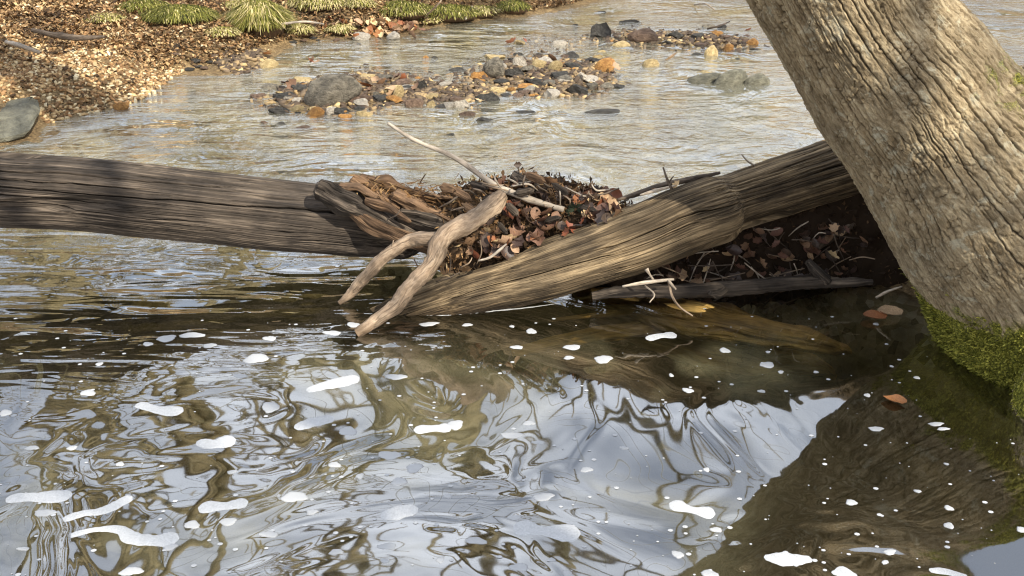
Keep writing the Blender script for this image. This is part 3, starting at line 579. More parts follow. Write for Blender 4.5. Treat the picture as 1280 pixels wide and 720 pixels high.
# ------------------------------------------------------------------ leaves
def leaf_mesh(name, mat, seed, lobed=False):
    rnd = random.Random(seed); nu, nv = 7, 4; v = []; f = []
    cu, cv_, tw_ = rnd.uniform(.25, .9), rnd.uniform(.2, .8), rnd.uniform(-.6, .6)
    for i_ in range(nu):
        u = i_ / (nu - 1); w = .36 * math.sin(math.pi * min(1, u * .93 + .05)) ** .8
        if lobed: w *= (1.0, .7, 1.25, .75, 1.2, .8, .6)[i_]
        for j in range(nv + 1):
            s = j / nv * 2 - 1; x = (u - .5); y = s * w
            z = cu * (x * x) * .8 + cv_ * y * y * 2.2 + tw_ * x * y + rnd.uniform(-.025, .025)
            v.append((x, y, z))
    for i_ in range(nu - 1):
        for j in range(nv): a = i_ * (nv + 1) + j; f.append((a, a + 1, a + nv + 2, a + nv + 1))
    return mesh(name, v, f, True, mat=mat)
LM = {c: [leaf_mesh('leaf', LEAF[c], 10 * k + hash(c) % 1 + k, k % 2 == 0) for k in range(5)] for c in LEAF}
def leaf(pos, size, c, label, group=None, rot=None, name='leaf', cat='leaf'):
    o = link(name, random.choice(LM[c]), label=label, cat=cat, group=group, loc=tuple(map(float, pos)))
    o.scale = (size,) * 3; o.rotation_euler = rot or (random.uniform(-1.1, 1.1), random.uniform(-.9, .9), random.uniform(0, 6.28)); return o
# ------------------------------------------------------------------ debris mounds
def mound(px0, px1, top, bot, Yf, Yb, name, label, seed, tint):
    """mass of rotten fragments: top(px) and bot(px) give its outline"""
    n, m_ = 60, 26; v = []
    for a in range(n):
        px = px0 + (px1 - px0) * a / (n - 1); 
        for b_ in range(m_):
            q = b_ / (m_ - 1); an = q * math.pi * .62
            py = bot(px) + (top(px) - bot(px)) * math.sin(min(an, math.pi / 2)); Y_ = Yf + (Yb - Yf) * (q ** 1.2)
            p = P(px, py, Y=Y_); v.append(p)
    v = np.array(v); v = v + np.stack([0 * v[:, 0], -perlin(v * 14, seed) * .05, perlin(v * 18, seed + 1) * .05 + perlin(v * 45, seed + 2) * .02], 1)
    i_ = (np.arange(n - 1)[:, None] * m_ + np.arange(m_ - 1)[None]).ravel()
    f = np.stack([i_, i_ + m_, i_ + m_ + 1, i_ + 1], 1)
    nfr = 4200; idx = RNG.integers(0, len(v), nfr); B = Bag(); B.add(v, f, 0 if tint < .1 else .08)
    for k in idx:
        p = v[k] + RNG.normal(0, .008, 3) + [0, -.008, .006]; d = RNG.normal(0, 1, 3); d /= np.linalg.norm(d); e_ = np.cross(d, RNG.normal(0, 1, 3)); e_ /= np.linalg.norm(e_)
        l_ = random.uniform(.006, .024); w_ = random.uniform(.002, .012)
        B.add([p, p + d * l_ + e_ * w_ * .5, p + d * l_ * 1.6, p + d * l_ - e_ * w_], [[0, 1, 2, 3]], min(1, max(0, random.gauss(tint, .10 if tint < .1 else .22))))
    mm = B.mesh(name, M['litter'], False); link(name, mm, kind='stuff', label=label, cat=None)
mound(545, 790, lambda x: 225 + (abs(x - 655) / 105.) ** 2 * 24, lambda x: 345 - max(0, x - 620) * .28, 3.40, 3.72, 'leaf_pile', 'pile of dead leaves and wood crumbs between the two logs', 70, .25)
mound(715, 1190, lambda x: 318 - (x - 715) * .31, lambda x: 385, 3.50, 3.58, 'debris_heap', 'heap of leaves and roots under the diagonal log, shade painted into its colour', 80, .02)  # near-black tint paints the shadow of the hollow into the heap
for k in range(150):
    t_ = random.random(); px = 585 + 190 * t_; lo_, hi_ = 222 + abs(px - 655) * .16, 330 - (px - 585) * .30
    py = random.uniform(lo_, max(lo_ + 6, hi_)); q = (py - lo_) / max(1, hi_ - lo_)
    c = random.choices(['rust', 'brown', 'dark', 'tan'], [1.6 if q > .3 else .5, 4, 3.6, .9])[0]
    leaf(P(px, py, Y=3.60 - .24 * q - random.random() * .03), random.uniform(.045, .085), c, {'rust': 'rust red dead leaf', 'brown': 'brown dead leaf', 'dark': 'dark wet dead leaf', 'tan': 'pale tan dead leaf'}[c] + ' ' + ('high' if q < .33 else 'low' if q > .66 else 'halfway') + (' in the left part' if px < 640 else ' in the right part' if px > 710 else ' in the middle') + ' of the pile between the logs', 'dead leaves piled between the logs')
for k in range(110):
    px = random.uniform(800, 1080); py = random.uniform(max(285, 350 - (px - 780) * .5), 355); c = random.choice(['brown', 'brown', 'dark', 'dark', 'brown', 'tan'])
    leaf(P(px, py, Y=random.uniform(3.42, 3.5)), random.uniform(.035, .07), c, {'brown': 'brown', 'dark': 'dark wet', 'tan': 'pale tan'}[c] + ' dead leaf ' + ('at the left end' if px < 880 else 'in the middle' if px < 980 else 'at the tree end') + (' high' if py < 325 else ' low') + ' in the hollow under the diagonal log', 'dead leaves under the diagonal log')
for k, (px, py, l_, a_) in enumerate([(575, 243, 34, .5), (598, 232, 26, .3), (612, 248, 22, -.4), (668, 222, 30, .35), (700, 236, 26, .6), (735, 262, 24, .2), (590, 262, 30, .55), (640, 262, 22, .8), (690, 275, 24, -.3), (560, 236, 22, .2), (628, 285, 20, .9), (655, 240, 26, -.2)]):
    Y_ = 3.5 - (py - 230) * .0022; c_, s_ = math.cos(a_) * l_ / 2, math.sin(a_) * l_ / 2
    pa, pb = PC(px - c_, py - s_, Y_ + .02), PC(px + c_, py + s_, Y_ - .02); wr = random.uniform(3.5, 6.5) / 310
    v, f, co = tube([pa, tuple((np.array(pa) * .7 + np.array(pb) * .3)), tuple((np.array(pa) * .2 + np.array(pb) * .8)), pb], [wr * .2, wr, wr * .9, wr * .15], 16, .006, lambda co, r, th, ln: r * (.5 * perlin(co * [50, 50, 12], k) + .3 * perlin(co * [110, 110, 30], k + 1)), flat=.6, seed=k)
    link('wood_fragment', mesh('wood_fragment', np.asarray(v) - np.array(pa), f, False, {'wco': co}, M['log_grey' if k % 3 else 'wood_brown']), label='broken ' + ('grey' if k % 3 else 'brown') + ' wood fragment ' + ['left of the crooked branch top', 'above the torn wood', 'beside the crooked branch top', 'topmost in the leaf pile', 'beside the short grey log', 'near the conifer sprig', 'under the crooked branch top', 'amid the leaves below the pale stick', 'low in the right leaves', 'on the torn wood crest', 'lowest in the leaf pile', 'crossing under the pale stick'][k], cat='wood fragment', group='wood fragments in the debris', loc=pa)
for k, (px, py) in enumerate([(742, 252), (750, 248), (757, 250), (763, 254), (752, 256), (745, 258)]):
    leaf(P(px, py, Y=3.5), .07, 'tan', 'bright tan curled leaf clumped against the back of the diagonal log', 'bright curled leaves behind the diagonal log', (random.uniform(.5, 1.3), random.uniform(-.5, .5), random.uniform(-1, 1)))
leaf(P(647, 206, Y=3.6), .035, 'dark', 'tiny dark leaf perched highest on its stalk above the leaf pile', rot=(1.3, 0, .3))
leaf(P(630, 396, Z=.004) * 0 + P(1118, 501, Z=.006), .075, 'rust', 'rust orange leaf floating alone on the dark pool', rot=(.05, 0, 2.7), name='floating_leaf')
leaf(P(1093, 397, Z=.006), .10, 'rust', 'long reddish leaf floating beside the foot of the leaning tree', rot=(.05, .05, .1), name='floating_leaf')
leaf(P(1112, 392, Z=.007), .11, 'tan', 'dim pale leaf floating against the foot of the leaning tree', rot=(.08, .05, .2), name='floating_leaf')
for px, py in [(820, 238), (846, 231)]: leaf(P(px, py, Y=3.42), .04, 'tan', 'pale leaf scrap stuck on top of the diagonal log', 'leaf scraps on the diagonal log')
# conifer sprig
t_ = link('conifer_sprig', None, label='small dark conifer sprig lying on the leaf pile near the bright leaves', cat='sprig', loc=PC(720, 256, 3.5))
B = Bag(); o_ = np.array(PC(720, 262, 3.48))
for k in range(260):
    a = random.uniform(-2.2, 2.2); b_ = random.uniform(-.6, .6); d = np.array([math.sin(a), -abs(math.sin(b_)), math.cos(a) * .8]); l_ = random.uniform(.02, .042); s_ = np.cross(d, [0, 1, 0]); s_ = s_ / (np.linalg.norm(s_) + 1e-9) * .0011
    B.add([o_ - s_, o_ + s_, o_ + d * l_ + s_, o_ + d * l_ - s_], [[0, 1, 2, 3]])
mm = B.mesh('needles', M['needle']); rebase(mm, PC(720, 256, 3.5)); link('needles', mm, t_, kind='stuff')
v, f, co = tube(PP((724, 262, 3.5), (727, 248, 3.5), (730, 234, 3.5)), [.003, .0025, .0015], 6, .01); link('stem', mesh('stem', v - np.array(PC(720, 256, 3.5)), f, True, {'wco': co}, M['branch_dark']), t_)
# ------------------------------------------------------------------ stones
def rock_mesh(name, seed, round_=.5, sub=3):
    import bmesh
    bm = bmesh.new(); bmesh.ops.create_icosphere(bm, subdivisions=sub, radius=1)
    v = np.array([q.co[:] for q in bm.verts]); f = [tuple(q.index for q in fc.verts) for fc in bm.faces]; bm.free()
    rg = np.random.default_rng(seed)
    for k in range(12):
        n_ = rg.normal(0, 1, 3); n_ /= np.linalg.norm(n_); d = rg.uniform(.5, .85); s = v @ n_
        v = v - np.outer(np.maximum(0, s - d), n_) * (1 - round_ * .5)
    v = v * (1 + .18 * fbm(v * 1.3 + seed, seed, 3))[:, None] + .03 * np.stack([perlin(v * 5, seed + q) for q in range(3)], 1)
    v = v / np.abs(v).max(0)
    return v, f
RV = [rock_mesh('stone', 100 + k, (-.6, .7)[k % 2]) for k in range(10)]
RM = {}
def get_rock(k, c):
    if (k, c) not in RM: RM[(k, c)] = mesh('stone', RV[k][0], RV[k][1], k % 2 == 1, mat=SM[c])
    return RM[(k, c)]
nst = 0
def stone(px, py, w, h, c, label, group=None, sink=.35, shp=None, rz=None, name='stone', Z=0.0, depth=1.0):
    """stone whose foot is seen at px,py; w,h its size in photo pixels"""
    global nst; nst += 1
    b = P(px, py, Z=Z); z0 = max(gz(b[0], b[1]), -.03) if Z == 0 else Z
    s = ppm(b); hw = w / s / 2; ele = math.atan2(CAM_H, b[1]); hh = h / s
    dp_ = hw * depth * random.uniform(.7, 1.0)
    hz = max(.012, (hh - 2 * dp_ * math.sin(ele) * .5) / math.cos(ele) / (2 - 2 * sink) * 1.0)
    hz = max(hz, hh * .42)
    o = link(name, get_rock(shp if shp is not None else random.randrange(10), c), label=label, cat='stone', group=group)
    o.location = (b[0], b[1] + dp_ * .5, z0 + hz * (1 - 2 * sink)); o.scale = (hw, dp_, hz); o.rotation_euler = (random.uniform(-.15, .15), random.uniform(-.15, .15), rz if rz is not None else random.uniform(-.35, .35))
    return o
ST = [(411, 133, 76, 37, 'grey', 'largest grey boulder with a yellow stained top in the left gravel bar', 1), (378, 101, 28, 10, 'yellow', 'flat yellowish slab just behind the big boulder', 0), (336, 110, 25, 12, 'grey', 'rounded grey stone at left edge of the gravel bar, behind the dark ones', 1),
      (334, 84, 28, 14, 'yellow', 'lone yellow stone in the current off the left bank', 1), (331, 154, 19, 10, 'brown', 'reddish wedge stone at the front left of the left gravel bar', 0), (351, 155, 20, 9, 'dark', 'dark wedge stone beside the reddish wedge in front of the left bar', 0),
      (379, 159, 32, 10, 'brown', 'flat brown slab standing out in front of the left gravel bar', 0), (394, 145, 24, 15, 'orange', 'orange stone at the foot of the big boulder', 1), (413, 143, 18, 12, 'pale', 'pale stone right of the orange one below the big boulder', 1),
      (432, 147, 22, 12, 'orange', 'flat orange stone with wet edge below the right end of the big boulder', 0), (454, 144, 23, 12, 'yellow', 'flat tan stone at the front edge right of the big boulder', 1), (371, 139, 19, 10, 'yellow', 'round tan stone at lower left of the big boulder', 1),
      (349, 141, 28, 12, 'dark', 'wide dark stone in the left part of the left bar', 0), (307, 144, 22, 8, 'grey', 'flat grey stone lying furthest left in shallow water', 0), (516, 133, 26, 15, 'brown', 'smooth brown stone at the right side of the left gravel bar', 1),
      (497, 124, 15, 17, 'yellow', 'upright yellow stone between brown and dark ones', 1), (477, 128, 26, 12, 'dark', 'flat dark stone right of the big boulder', 0), (540, 132, 14, 10, 'yellow', 'yellow stone at the right end of left gravel bar', 0), (604, 151, 28, 13, 'dark', 'dark wedge stone at the tip of the middle stone heap', 0),
      (562, 134, 18, 14, 'pale', 'pale grey stone upright in the middle stone heap', 0), (579, 133, 24, 14, 'pale', 'light tan stone leaning in the middle stone heap', 0), (583, 144, 22, 12, 'brown', 'brown stone in front of the middle stone heap', 1), (612, 126, 34, 14, 'dark', 'broad dark slab behind the middle stone heap', 0),
      (564, 169, 19, 9, 'dark', 'lone dark triangular stone breaking the water', 0), (532, 72, 11, 7, 'orange', 'small orange stone next to a small dark stone in the upper creek', 1), (542, 72, 10, 6, 'dark', 'small dark stone next to a small orange stone in the upper creek', 1),
      (483, 80, 16, 6, 'dark', 'flat dark stone alone in the creek above the left bar', 0), (512, 80, 14, 5, 'dark', 'thin dark stone alone in the creek right of a flat dark one', 0), (528, 114, 16, 13, 'dark', 'tilted dark stone above the smooth brown stone', 0),
      (453, 100, 20, 6, 'dark', 'low dark stone behind the right end of the big boulder', 0), (573, 88, 25, 8, 'dark', 'long flat dark stone left of the yellow topped heap', 0),
      (753, 46, 30, 20, 'dark', 'dark pyramid stone standing at the left end of the far bar', 0), (791, 28, 32, 8, 'dark', 'wide flat dark stone in the far creek', 0), (806, 53, 40, 18, 'brown', 'large brown stone with a tan face in the far bar', 1), (777, 57, 25, 9, 'yellow', 'tan stone between the dark pyramid and the large brown one', 1),
      (721, 31, 12, 5, 'dark', 'small dark stone alone left of the dark pyramid stone', 0), (752, 15, 18, 6, 'dark', 'farthest dark stone low in the creek', 0), (886, 34, 19, 9, 'grey', 'grey stone alone behind the far bar', 1), (904, 35, 14, 10, 'dark', 'dark pointed stone beside the grey one behind far bar', 0),
      (846, 50, 20, 10, 'dark', 'dark stone in the middle of the far bar', 0), (873, 50, 19, 9, 'dark', 'dark stone behind the yellow upright one', 0), (890, 69, 18, 16, 'yellow', 'yellow upright stone in the far bar', 1), (911, 63, 12, 12, 'orange', 'orange tan stone right of the yellow upright one', 1),
      (870, 69, 27, 8, 'dark', 'flat dark slab left of the yellow upright stone', 0), (941, 56, 17, 10, 'orange', 'orange stone against the leaning trunk edge', 1), (943, 62, 20, 7, 'dark', 'dark flat stone below the orange one near the trunk', 0), (922, 74, 17, 6, 'dark', 'small dark stone in front of the far bar near the trunk', 0),
      (812, 83, 24, 14, 'yellow', 'tan boulder alone at the right end of the middle bar', 1), (753, 65, 14, 7, 'yellow', 'small pale yellow stone at the top of the middle bar', 1), (748, 72, 18, 9, 'yellow', 'flat yellow stone below the small pale yellow one', 0), (755, 89, 31, 18, 'orange', 'biggest rusty orange stone of the middle bar', 1),
      (620, 73, 33, 9, 'yellow', 'flat yellow white slab topping the grey stone', 0), (619, 98, 30, 26, 'grey', 'tall grey stone at the left end of the middle bar', 1), (601, 99, 24, 11, 'orange', 'orange pink stone beside the tall grey one', 0), (651, 87, 19, 14, 'pale', 'pinkish pale stone in the middle bar', 0),
      (674, 89, 19, 12, 'yellow', 'tan stone in the upper middle bar', 1), (693, 92, 21, 12, 'yellow', 'smooth pale yellow stone in the middle bar', 1), (671, 110, 29, 11, 'dark', 'dark slab in the middle bar', 0), (701, 103, 27, 12, 'dark', 'dark grey stone right of the dark slab', 0), (645, 99, 26, 12, 'dark', 'dark rough stone beside the tall grey one', 0),
      (722, 118, 31, 15, 'dark', 'large dark stone at the front of the middle bar', 0), (692, 121, 22, 14, 'pale', 'white and brown stone at the front of the middle bar', 0), (727, 105, 17, 13, 'pale', 'pale block stone behind the large dark one', 0), (741, 112, 19, 11, 'grey', 'grey stone at the right front of the middle bar', 0),
      (662, 115, 18, 9, 'pale', 'small pale stone left of the white and brown one', 1), (640, 114, 12, 6, 'orange', 'small orange stone in the shallow left of the pale one', 1), (750, 141, 50, 12, 'dark', 'long smooth dark stone lying awash below the middle bar', 1), (702, 139, 36, 5, 'dark', 'thin dark ridge stone awash beside the long smooth one', 0),
      (655, 141, 30, 10, 'dark', 'dim olive stone under the shallow water', 1), (847, 104, 18, 6, 'brown', 'small brown stone left of the green slab', 0), (649, 55, 18, 11, 'yellow', 'yellow angular stone above the middle bar', 0), (699, 57, 20, 10, 'pale', 'pale tan stone above the middle bar, right of the yellow angular one', 1),
      (452, 50, 22, 11, 'pale', 'pale grey stone at the foot of the far bank', 1), (492, 49, 18, 10, 'pale', 'pale stone at the right tip of the far bank leaves', 1), (150, 137, 20, 12, 'orange', 'orange stone at the water edge of the left gravel point', 1), (880, 103, 55, 17, 'green', 'left lobe of the green mossy rock awash in the creek', 1), (913, 106, 50, 24, 'green', 'middle hump of the green mossy rock awash in the creek', 1), (948, 105, 34, 18, 'green', 'right lobe of the green mossy rock awash in the creek', 1)]
for (px, py, w, h, c, lab, rd) in ST:
    k = random.choice([1, 3, 5, 7, 9] if rd else [0, 2, 4, 6, 8]); stone(px, py, w * 1.08, h * 1.05, c, lab, sink=.3, shp=k, rz=random.uniform(-.3, .3), depth=.8 if w < 40 else .6)
# lone rock slab at the left edge
sb = P(-6, 178, Z=0); o = link('rock_slab', get_rock(4, 'green'), label='big angular green grey rock at the left water edge', cat='rock', loc=(sb[0] - .06, sb[1] + .35, .06)); o.scale = (.27, .42, .10); o.rotation_euler = (.1, -.08, .4)
# many smaller stones in each bar
def fill(px, py, hw, hh, n, wmin, wmax, where, cols):
    for k in range(int(n * .66)):
        a = random.uniform(0, 6.28); r_ = math.sqrt(random.random()); x_ = px + math.cos(a) * hw * r_; y_ = py + math.sin(a) * hh * r_; w_ = random.uniform(wmin, wmax) * (.7 + .5 * y_ / 130)
        c = random.choice(cols)
        A_ = min(ANCH, key=lambda q: math.hypot(q[0] - x_, (q[1] - y_) * 2.5)); dx, dy = x_ - A_[0], (y_ - A_[1]) * 2.5
        side = ('right of' if dx > 0 else 'left of') if abs(dx) > abs(dy) else ('in front of' if dy > 0 else 'behind')
        o = stone(x_, y_, w_ * 1.2, w_ * random.uniform(.3, .55), c, ('small ' if w_ < 13 else 'mid ') + c + ' stone ' + side + ' the ' + A_[2], 'small stones ' + where, sink=.3); o['sortx'] = x_
ANCH = [(411, 120, 'big grey boulder'), (334, 80, 'lone yellow stone'), (379, 155, 'flat brown slab'), (516, 127, 'smooth brown stone'), (580, 128, 'leaning tan stone'), (620, 85, 'tall grey stone'), (752, 82, 'biggest rusty stone'), (722, 112, 'large dark front stone'), (753, 38, 'dark pyramid stone'), (806, 45, 'large brown stone'), (890, 60, 'yellow upright stone'), (941, 52, 'orange stone at the trunk'), (453, 142, 'flat tan front stone'), (394, 140, 'orange foot stone'), (671, 104, 'dark slab'), (307, 141, 'leftmost flat grey stone'), (225, 26, 'dull green tussock'), (325, 36, 'round grass tussock'), (473, 46, 'leaf heap'), (812, 76, 'tan boulder'), (693, 88, 'smooth pale yellow stone'), (483, 77, 'lone flat dark stone')]
cl = ['dark', 'dark', 'dark', 'grey', 'brown', 'brown', 'brown', 'yellow', 'orange', 'pale']
fill(385, 128, 84, 20, 58, 8, 22, 'in the left gravel bar', cl); fill(500, 118, 75, 26, 44, 8, 22, 'in the left gravel bar', cl); fill(580, 132, 34, 10, 16, 7, 15, 'in the middle stone heap', cl)
fill(640, 92, 75, 30, 46, 8, 23, 'in the middle gravel bar', cl); fill(725, 94, 65, 24, 38, 8, 23, 'in the middle gravel bar', cl); fill(800, 52, 42, 12, 20, 7, 18, 'in the far gravel bar', cl); fill(905, 55, 50, 16, 40, 7, 17, 'in the far gravel bar', cl)
fill(480, 92, 60, 12, 16, 6, 12, 'awash above the left gravel bar', cl); fill(250, 84, 60, 7, 22, 6, 12, 'along the edge of the left bank', ['dark', 'dark', 'brown']); fill(400, 55, 60, 6, 14, 6, 12, 'along the foot of the far bank', ['dark', 'brown', 'pale']); fill(800, 78, 50, 14, 12, 5, 10, 'awash below the far gravel bar', cl)
# loose gravel between them
cube = np.array([(-1, -1, -1), (1, -1, -1), (1, 1, -1), (-1, 1, -1), (-.7, -.7, 1), (.7, -.7, 1), (.7, .7, 1), (-.7, .7, 1)], float) * .5
cf = [[0, 3, 2, 1], [4, 5, 6, 7], [0, 1, 5, 4], [1, 2, 6, 5], [2, 3, 7, 6], [3, 0, 4, 7]]
def scatter(bag, xs, ys, smin, smax, tint, flat=.5, lift=.0, spread=.25):
    zs = ground_z(xs, ys)
    for x_, y_, z_ in zip(xs, ys, zs):
        s = random.uniform(smin, smax); a = random.uniform(0, 6.28); ca, sa = math.cos(a), math.sin(a)
        q = (cube + RNG.normal(0, .12, (8, 3))) * [s, s * random.uniform(.5, 1), s * flat]; tl = random.gauss(0, .35)
        q = np.stack([q[:, 0] * ca - q[:, 1] * sa, q[:, 0] * sa + q[:, 1] * ca, q[:, 2] + q[:, 0] * tl], 1) + [x_, y_, z_ + s * flat * .3 + lift]
        bag.add(q, cf, min(1, max(0, random.gauss(tint, spread))))
B = Bag()
for (px, py, hw, hh, lift) in BARS:
    n = int(hw * 8); a = RNG.uniform(0, 6.28, n); r_ = np.sqrt(RNG.random(n)) * .95
    pts = np.array([P(px + math.cos(q) * hw * w_, py + math.sin(q) * hh * w_, Z=0) for q, w_ in zip(a, r_)])
    scatter(B, pts[:, 0], pts[:, 1], .015, .065, .12, .35)
link('gravel', B.mesh('gravel', M['gravel']), kind='stuff', label='loose gravel of the bars in the creek')
# gravel point on the left bank
B = Bag(); xs = RNG.uniform(-6.2, -2.4, 60000); ys = RNG.uniform(6.0, 9.2, 60000)
d = sdist(xs, ys, FAR); ppx = 640 + FPX * xs / (ys * ct + CAM_H * st); bb = (ys * st - CAM_H * ct) / (ys * ct + CAM_H * st); ppy = 360 - FPX * bb
k_ = (d > -.05) & (ppy > 78 - .04 * ppx + perlin(np.stack([xs, ys, xs * 0], 1) * 2, 5) * 18) & (ppy < 190) & (ppx < 230)
xs, ys = xs[k_][:16000], ys[k_][:16000]; scatter(B, xs, ys, .010, .036, .62, .45, spread=.26)
link('gravel', B.mesh('bank_gravel', M['litter']), kind='stuff', label='yellow gravel point sloping down from the left bank')
# leaf litter on the banks
def litter(xs, ys, tint, name, label, smin=.015, smax=.05, spread=.25):
    zs = ground_z(xs, ys); n = len(xs); B = Bag()
    a = RNG.uniform(0, 6.28, n); tl = RNG.normal(0, .5, (n, 2)); s = RNG.uniform(smin, smax, n); w_ = s * RNG.uniform(.3, .7, n)
    u = np.stack([np.cos(a), np.sin(a), tl[:, 0]], 1) * s[:, None] * .5; w = np.stack([-np.sin(a), np.cos(a), tl[:, 1]], 1) * w_[:, None] * .5
    c = np.stack([xs, ys, zs + .012 + RNG.random(n) * .02], 1)
    v = np.stack([c - u, c - w + [0, 0, .004], c + u, c + w + [0, 0, .006]], 1).reshape(-1, 3)
    f = np.arange(4 * n).reshape(-1, 4); tn = np.clip(RNG.normal(tint, spread, n) + perlin(np.stack([xs, ys, xs * 0], 1) * 1.7, 41) * .5, 0, 1)
    link(name, mesh(name, v, f, False, mat=M['litter'], flt={'tint': np.repeat(tn, 4)}), kind='stuff', label=label)
xs = RNG.uniform(-9.5, 2, 260000); ys = RNG.uniform(6.2, 13, 260000); d = sdist(xs, ys, FAR)
ppx = 640 + FPX * xs / (ys * ct + CAM_H * st); ppy = 360 - FPX * ((ys * st - CAM_H * ct) / (ys * ct + CAM_H * st))
k_ = (d > .05) & ((ppy < 95) | (ppx > 230) | (RNG.random(len(xs)) < .12)); k2 = k_ & (ppx < 1000) & (ppx > -150)
litter(xs[k2], ys[k2], .38, 'leaf_litter', 'brown leaf litter covering the left and far banks')
xs = RNG.uniform(1.6, 6.5, 16000); ys = RNG.uniform(2.0, 8.8, 16000); d = sdist(xs, ys, RGT); k_ = d > .08
litter(xs[k_], ys[k_], .4, 'leaf_litter', 'brown leaf litter on the bank behind the leaning tree')
# grass tussocks and mossy patches
def tussock(px, py, w, hh, label, tint, n, seed, z=None, droop=.6):
    b = G(px, py); s = ppm(b); rw = w / s / 2; rh = hh / s; z0 = gz(b[0], b[1]); B = Bag(); rg = np.random.default_rng(seed)
    for k in range(n):
        a = rg.uniform(0, 6.28); r_ = math.sqrt(rg.random()) * rw * .98; p = np.array([b[0] + math.cos(a) * r_, b[1] + math.sin(a) * r_ * .8, z0 + rh * .6 * math.sqrt(max(0, 1 - (r_ / rw) ** 2)) - .02])
        o_ = np.array([math.cos(a), math.sin(a), 0]) * (r_ / rw) + rg.normal(0, .3, 3) * [1, 1, .2]; l_ = rg.uniform(.18, .5) * rh
        m_ = p + (o_ * .35 + [0, 0, .8]) * l_ * .6; t2 = m_ + (o_ * rg.uniform(.5, 1.4) + [0, 0, rg.uniform(-.5, .3) - droop]) * l_ * .6; sd2 = np.cross(o_ + [0, 0, .1], [0, 0, 1.]); sd2 = sd2 / (np.linalg.norm(sd2) + 1e-9) * rg.uniform(.002, .006)
        B.add([p - sd2, p + sd2, m_ + sd2, m_ - sd2], [[0, 1, 2, 3]], float(np.clip(rg.normal(tint - .12, .2), 0, 1))); B.add([m_ - sd2, m_ + sd2, t2 + sd2 * .3, t2 - sd2 * .3], [[0, 1, 2, 3]], float(np.clip(rg.normal(tint + .1, .28), 0, 1)))
    mm = B.mesh('blades', M['grass']); org = (b[0], b[1], z0); rebase(mm, org); t = link('grass_tussock', None, label=label, cat='grass tussock', loc=org); link('blades', mm, t, kind='stuff')
    import bmesh
    bm = bmesh.new(); bmesh.ops.create_icosphere(bm, subdivisions=3, radius=1); vv = np.array([q.co[:] for q in bm.verts]); ff = [tuple(q.index for q in fc.verts) for fc in bm.faces]; bm.free()
    vv = vv * (1 + .3 * perlin(vv * 2 + seed, seed))[:, None] * [rw * .8, rw * .65, rh * .5]
    link('root_cushion', mesh('root_cushion', vv, ff, True, mat=M['litter'], flt={'tint': np.full(len(vv), .12)}), t)
tussock(325, 36, 70, 44, 'round yellow green grass tussock on the bank', .62, 5200, 1)
tussock(225, 24, 92, 24, 'dull green grass tussock left of the round one', .36, 4200, 2)
tussock(180, 12, 70, 18, 'small dull tussock at the top of the left bank', .4, 1200, 3)
tussock(400, 8, 84, 20, 'straw coloured tussock at the top edge above the bank leaves', .8, 1500, 4)
tussock(500, 16, 84, 20, 'green mossy tussock left of another on the far bank', .45, 1800, 5)
tussock(560, 16, 84, 18, 'green mossy tussock at the right end of the far bank', .42, 1800, 6)
tussock(640, 8, 46, 16, 'low dark green tussock over the far bank edge', .3, 900, 7)
tussock(450, 22, 40, 16, 'thin straw tussock between the bank leaves and the green tussocks', .85, 700, 8)
for k, (px, py, w_, h_) in enumerate([(275, 44, 50, 14), (372, 40, 46, 16), (425, 34, 40, 14), (130, 24, 56, 12), (600, 16, 50, 14), (530, 26, 46, 10), (300, 12, 50, 18)]):
    tussock(px, py, w_, h_, ['low straw tuft below the gap between the two big tussocks', 'low straw tuft right of the round tussock', 'low straw tuft above the leaf heap', 'flattened straw tuft on the shaded left bank', 'low straw tuft at the far bank edge by the dark water', 'flattened straw tuft under the green mossy tussock', 'straw tuft behind the round tussock'][k], .85, 650, 30 + k)
# sticks on the banks and creek
def zt(px, py, z=.1): return P(px, py, Z=z)
for lab, pts, rr, mt in [('pale bare branch lying on the left bank slope', [zt(8, 52, .35), zt(28, 58, .35), zt(50, 66, .3)], [2.5, 3, 2], 'twig_pale'), ('thin pale stick across the far bank leaves', [zt(352, 30, .2), zt(380, 27, .22), zt(405, 30, .2)], [1.5, 1.5, 1], 'twig_pale'),
                         ('curved thin stick arching out of the far creek', [zt(868, 6, .02), zt(882, 5, .12), zt(893, 12, .04)], [1, 1, .8], 'twig_pale'), ('white forked stick at the foot of the far bank', [zt(582, 24, .05), zt(587, 14, .1), zt(590, 8, .12)], [1.2, 1.2, 1], 'twig_pale'),
                         ('dark branch lying in the shallow beside far bar', [zt(884, 36, .02), zt(900, 32, .05), zt(912, 27, .04)], [1.4, 1.3, .8], 'branch_dark'), ('thin stick leaning on the far bank tussock', [zt(530, 22, .1), zt(545, 8, .25), zt(552, 0, .3)], [1.3, 1.2, .8], 'branch'), ('dark curved stick on the left bank shadow', [zt(40, 38, .4), zt(90, 47, .35), zt(130, 46, .3)], [3, 4, 2], 'branch_dark')]:
    twig(lab, pts, rr, M[mt], 'stick', 'stick', step=.03, seed=len(lab))
for k in range(70):
    px = random.gauss(470, 30); py = random.gauss(38, 6); c = random.choice(['rust', 'brown', 'tan', 'tan'])
    b = G(px, py); b[2] += .03
    leaf(b, random.uniform(.07, .14), c, {'rust': 'rusty', 'brown': 'brown', 'tan': 'pale tan'}[c] + ' dead leaf heaped at the foot of the far bank', 'dead leaves heaped on the far bank')
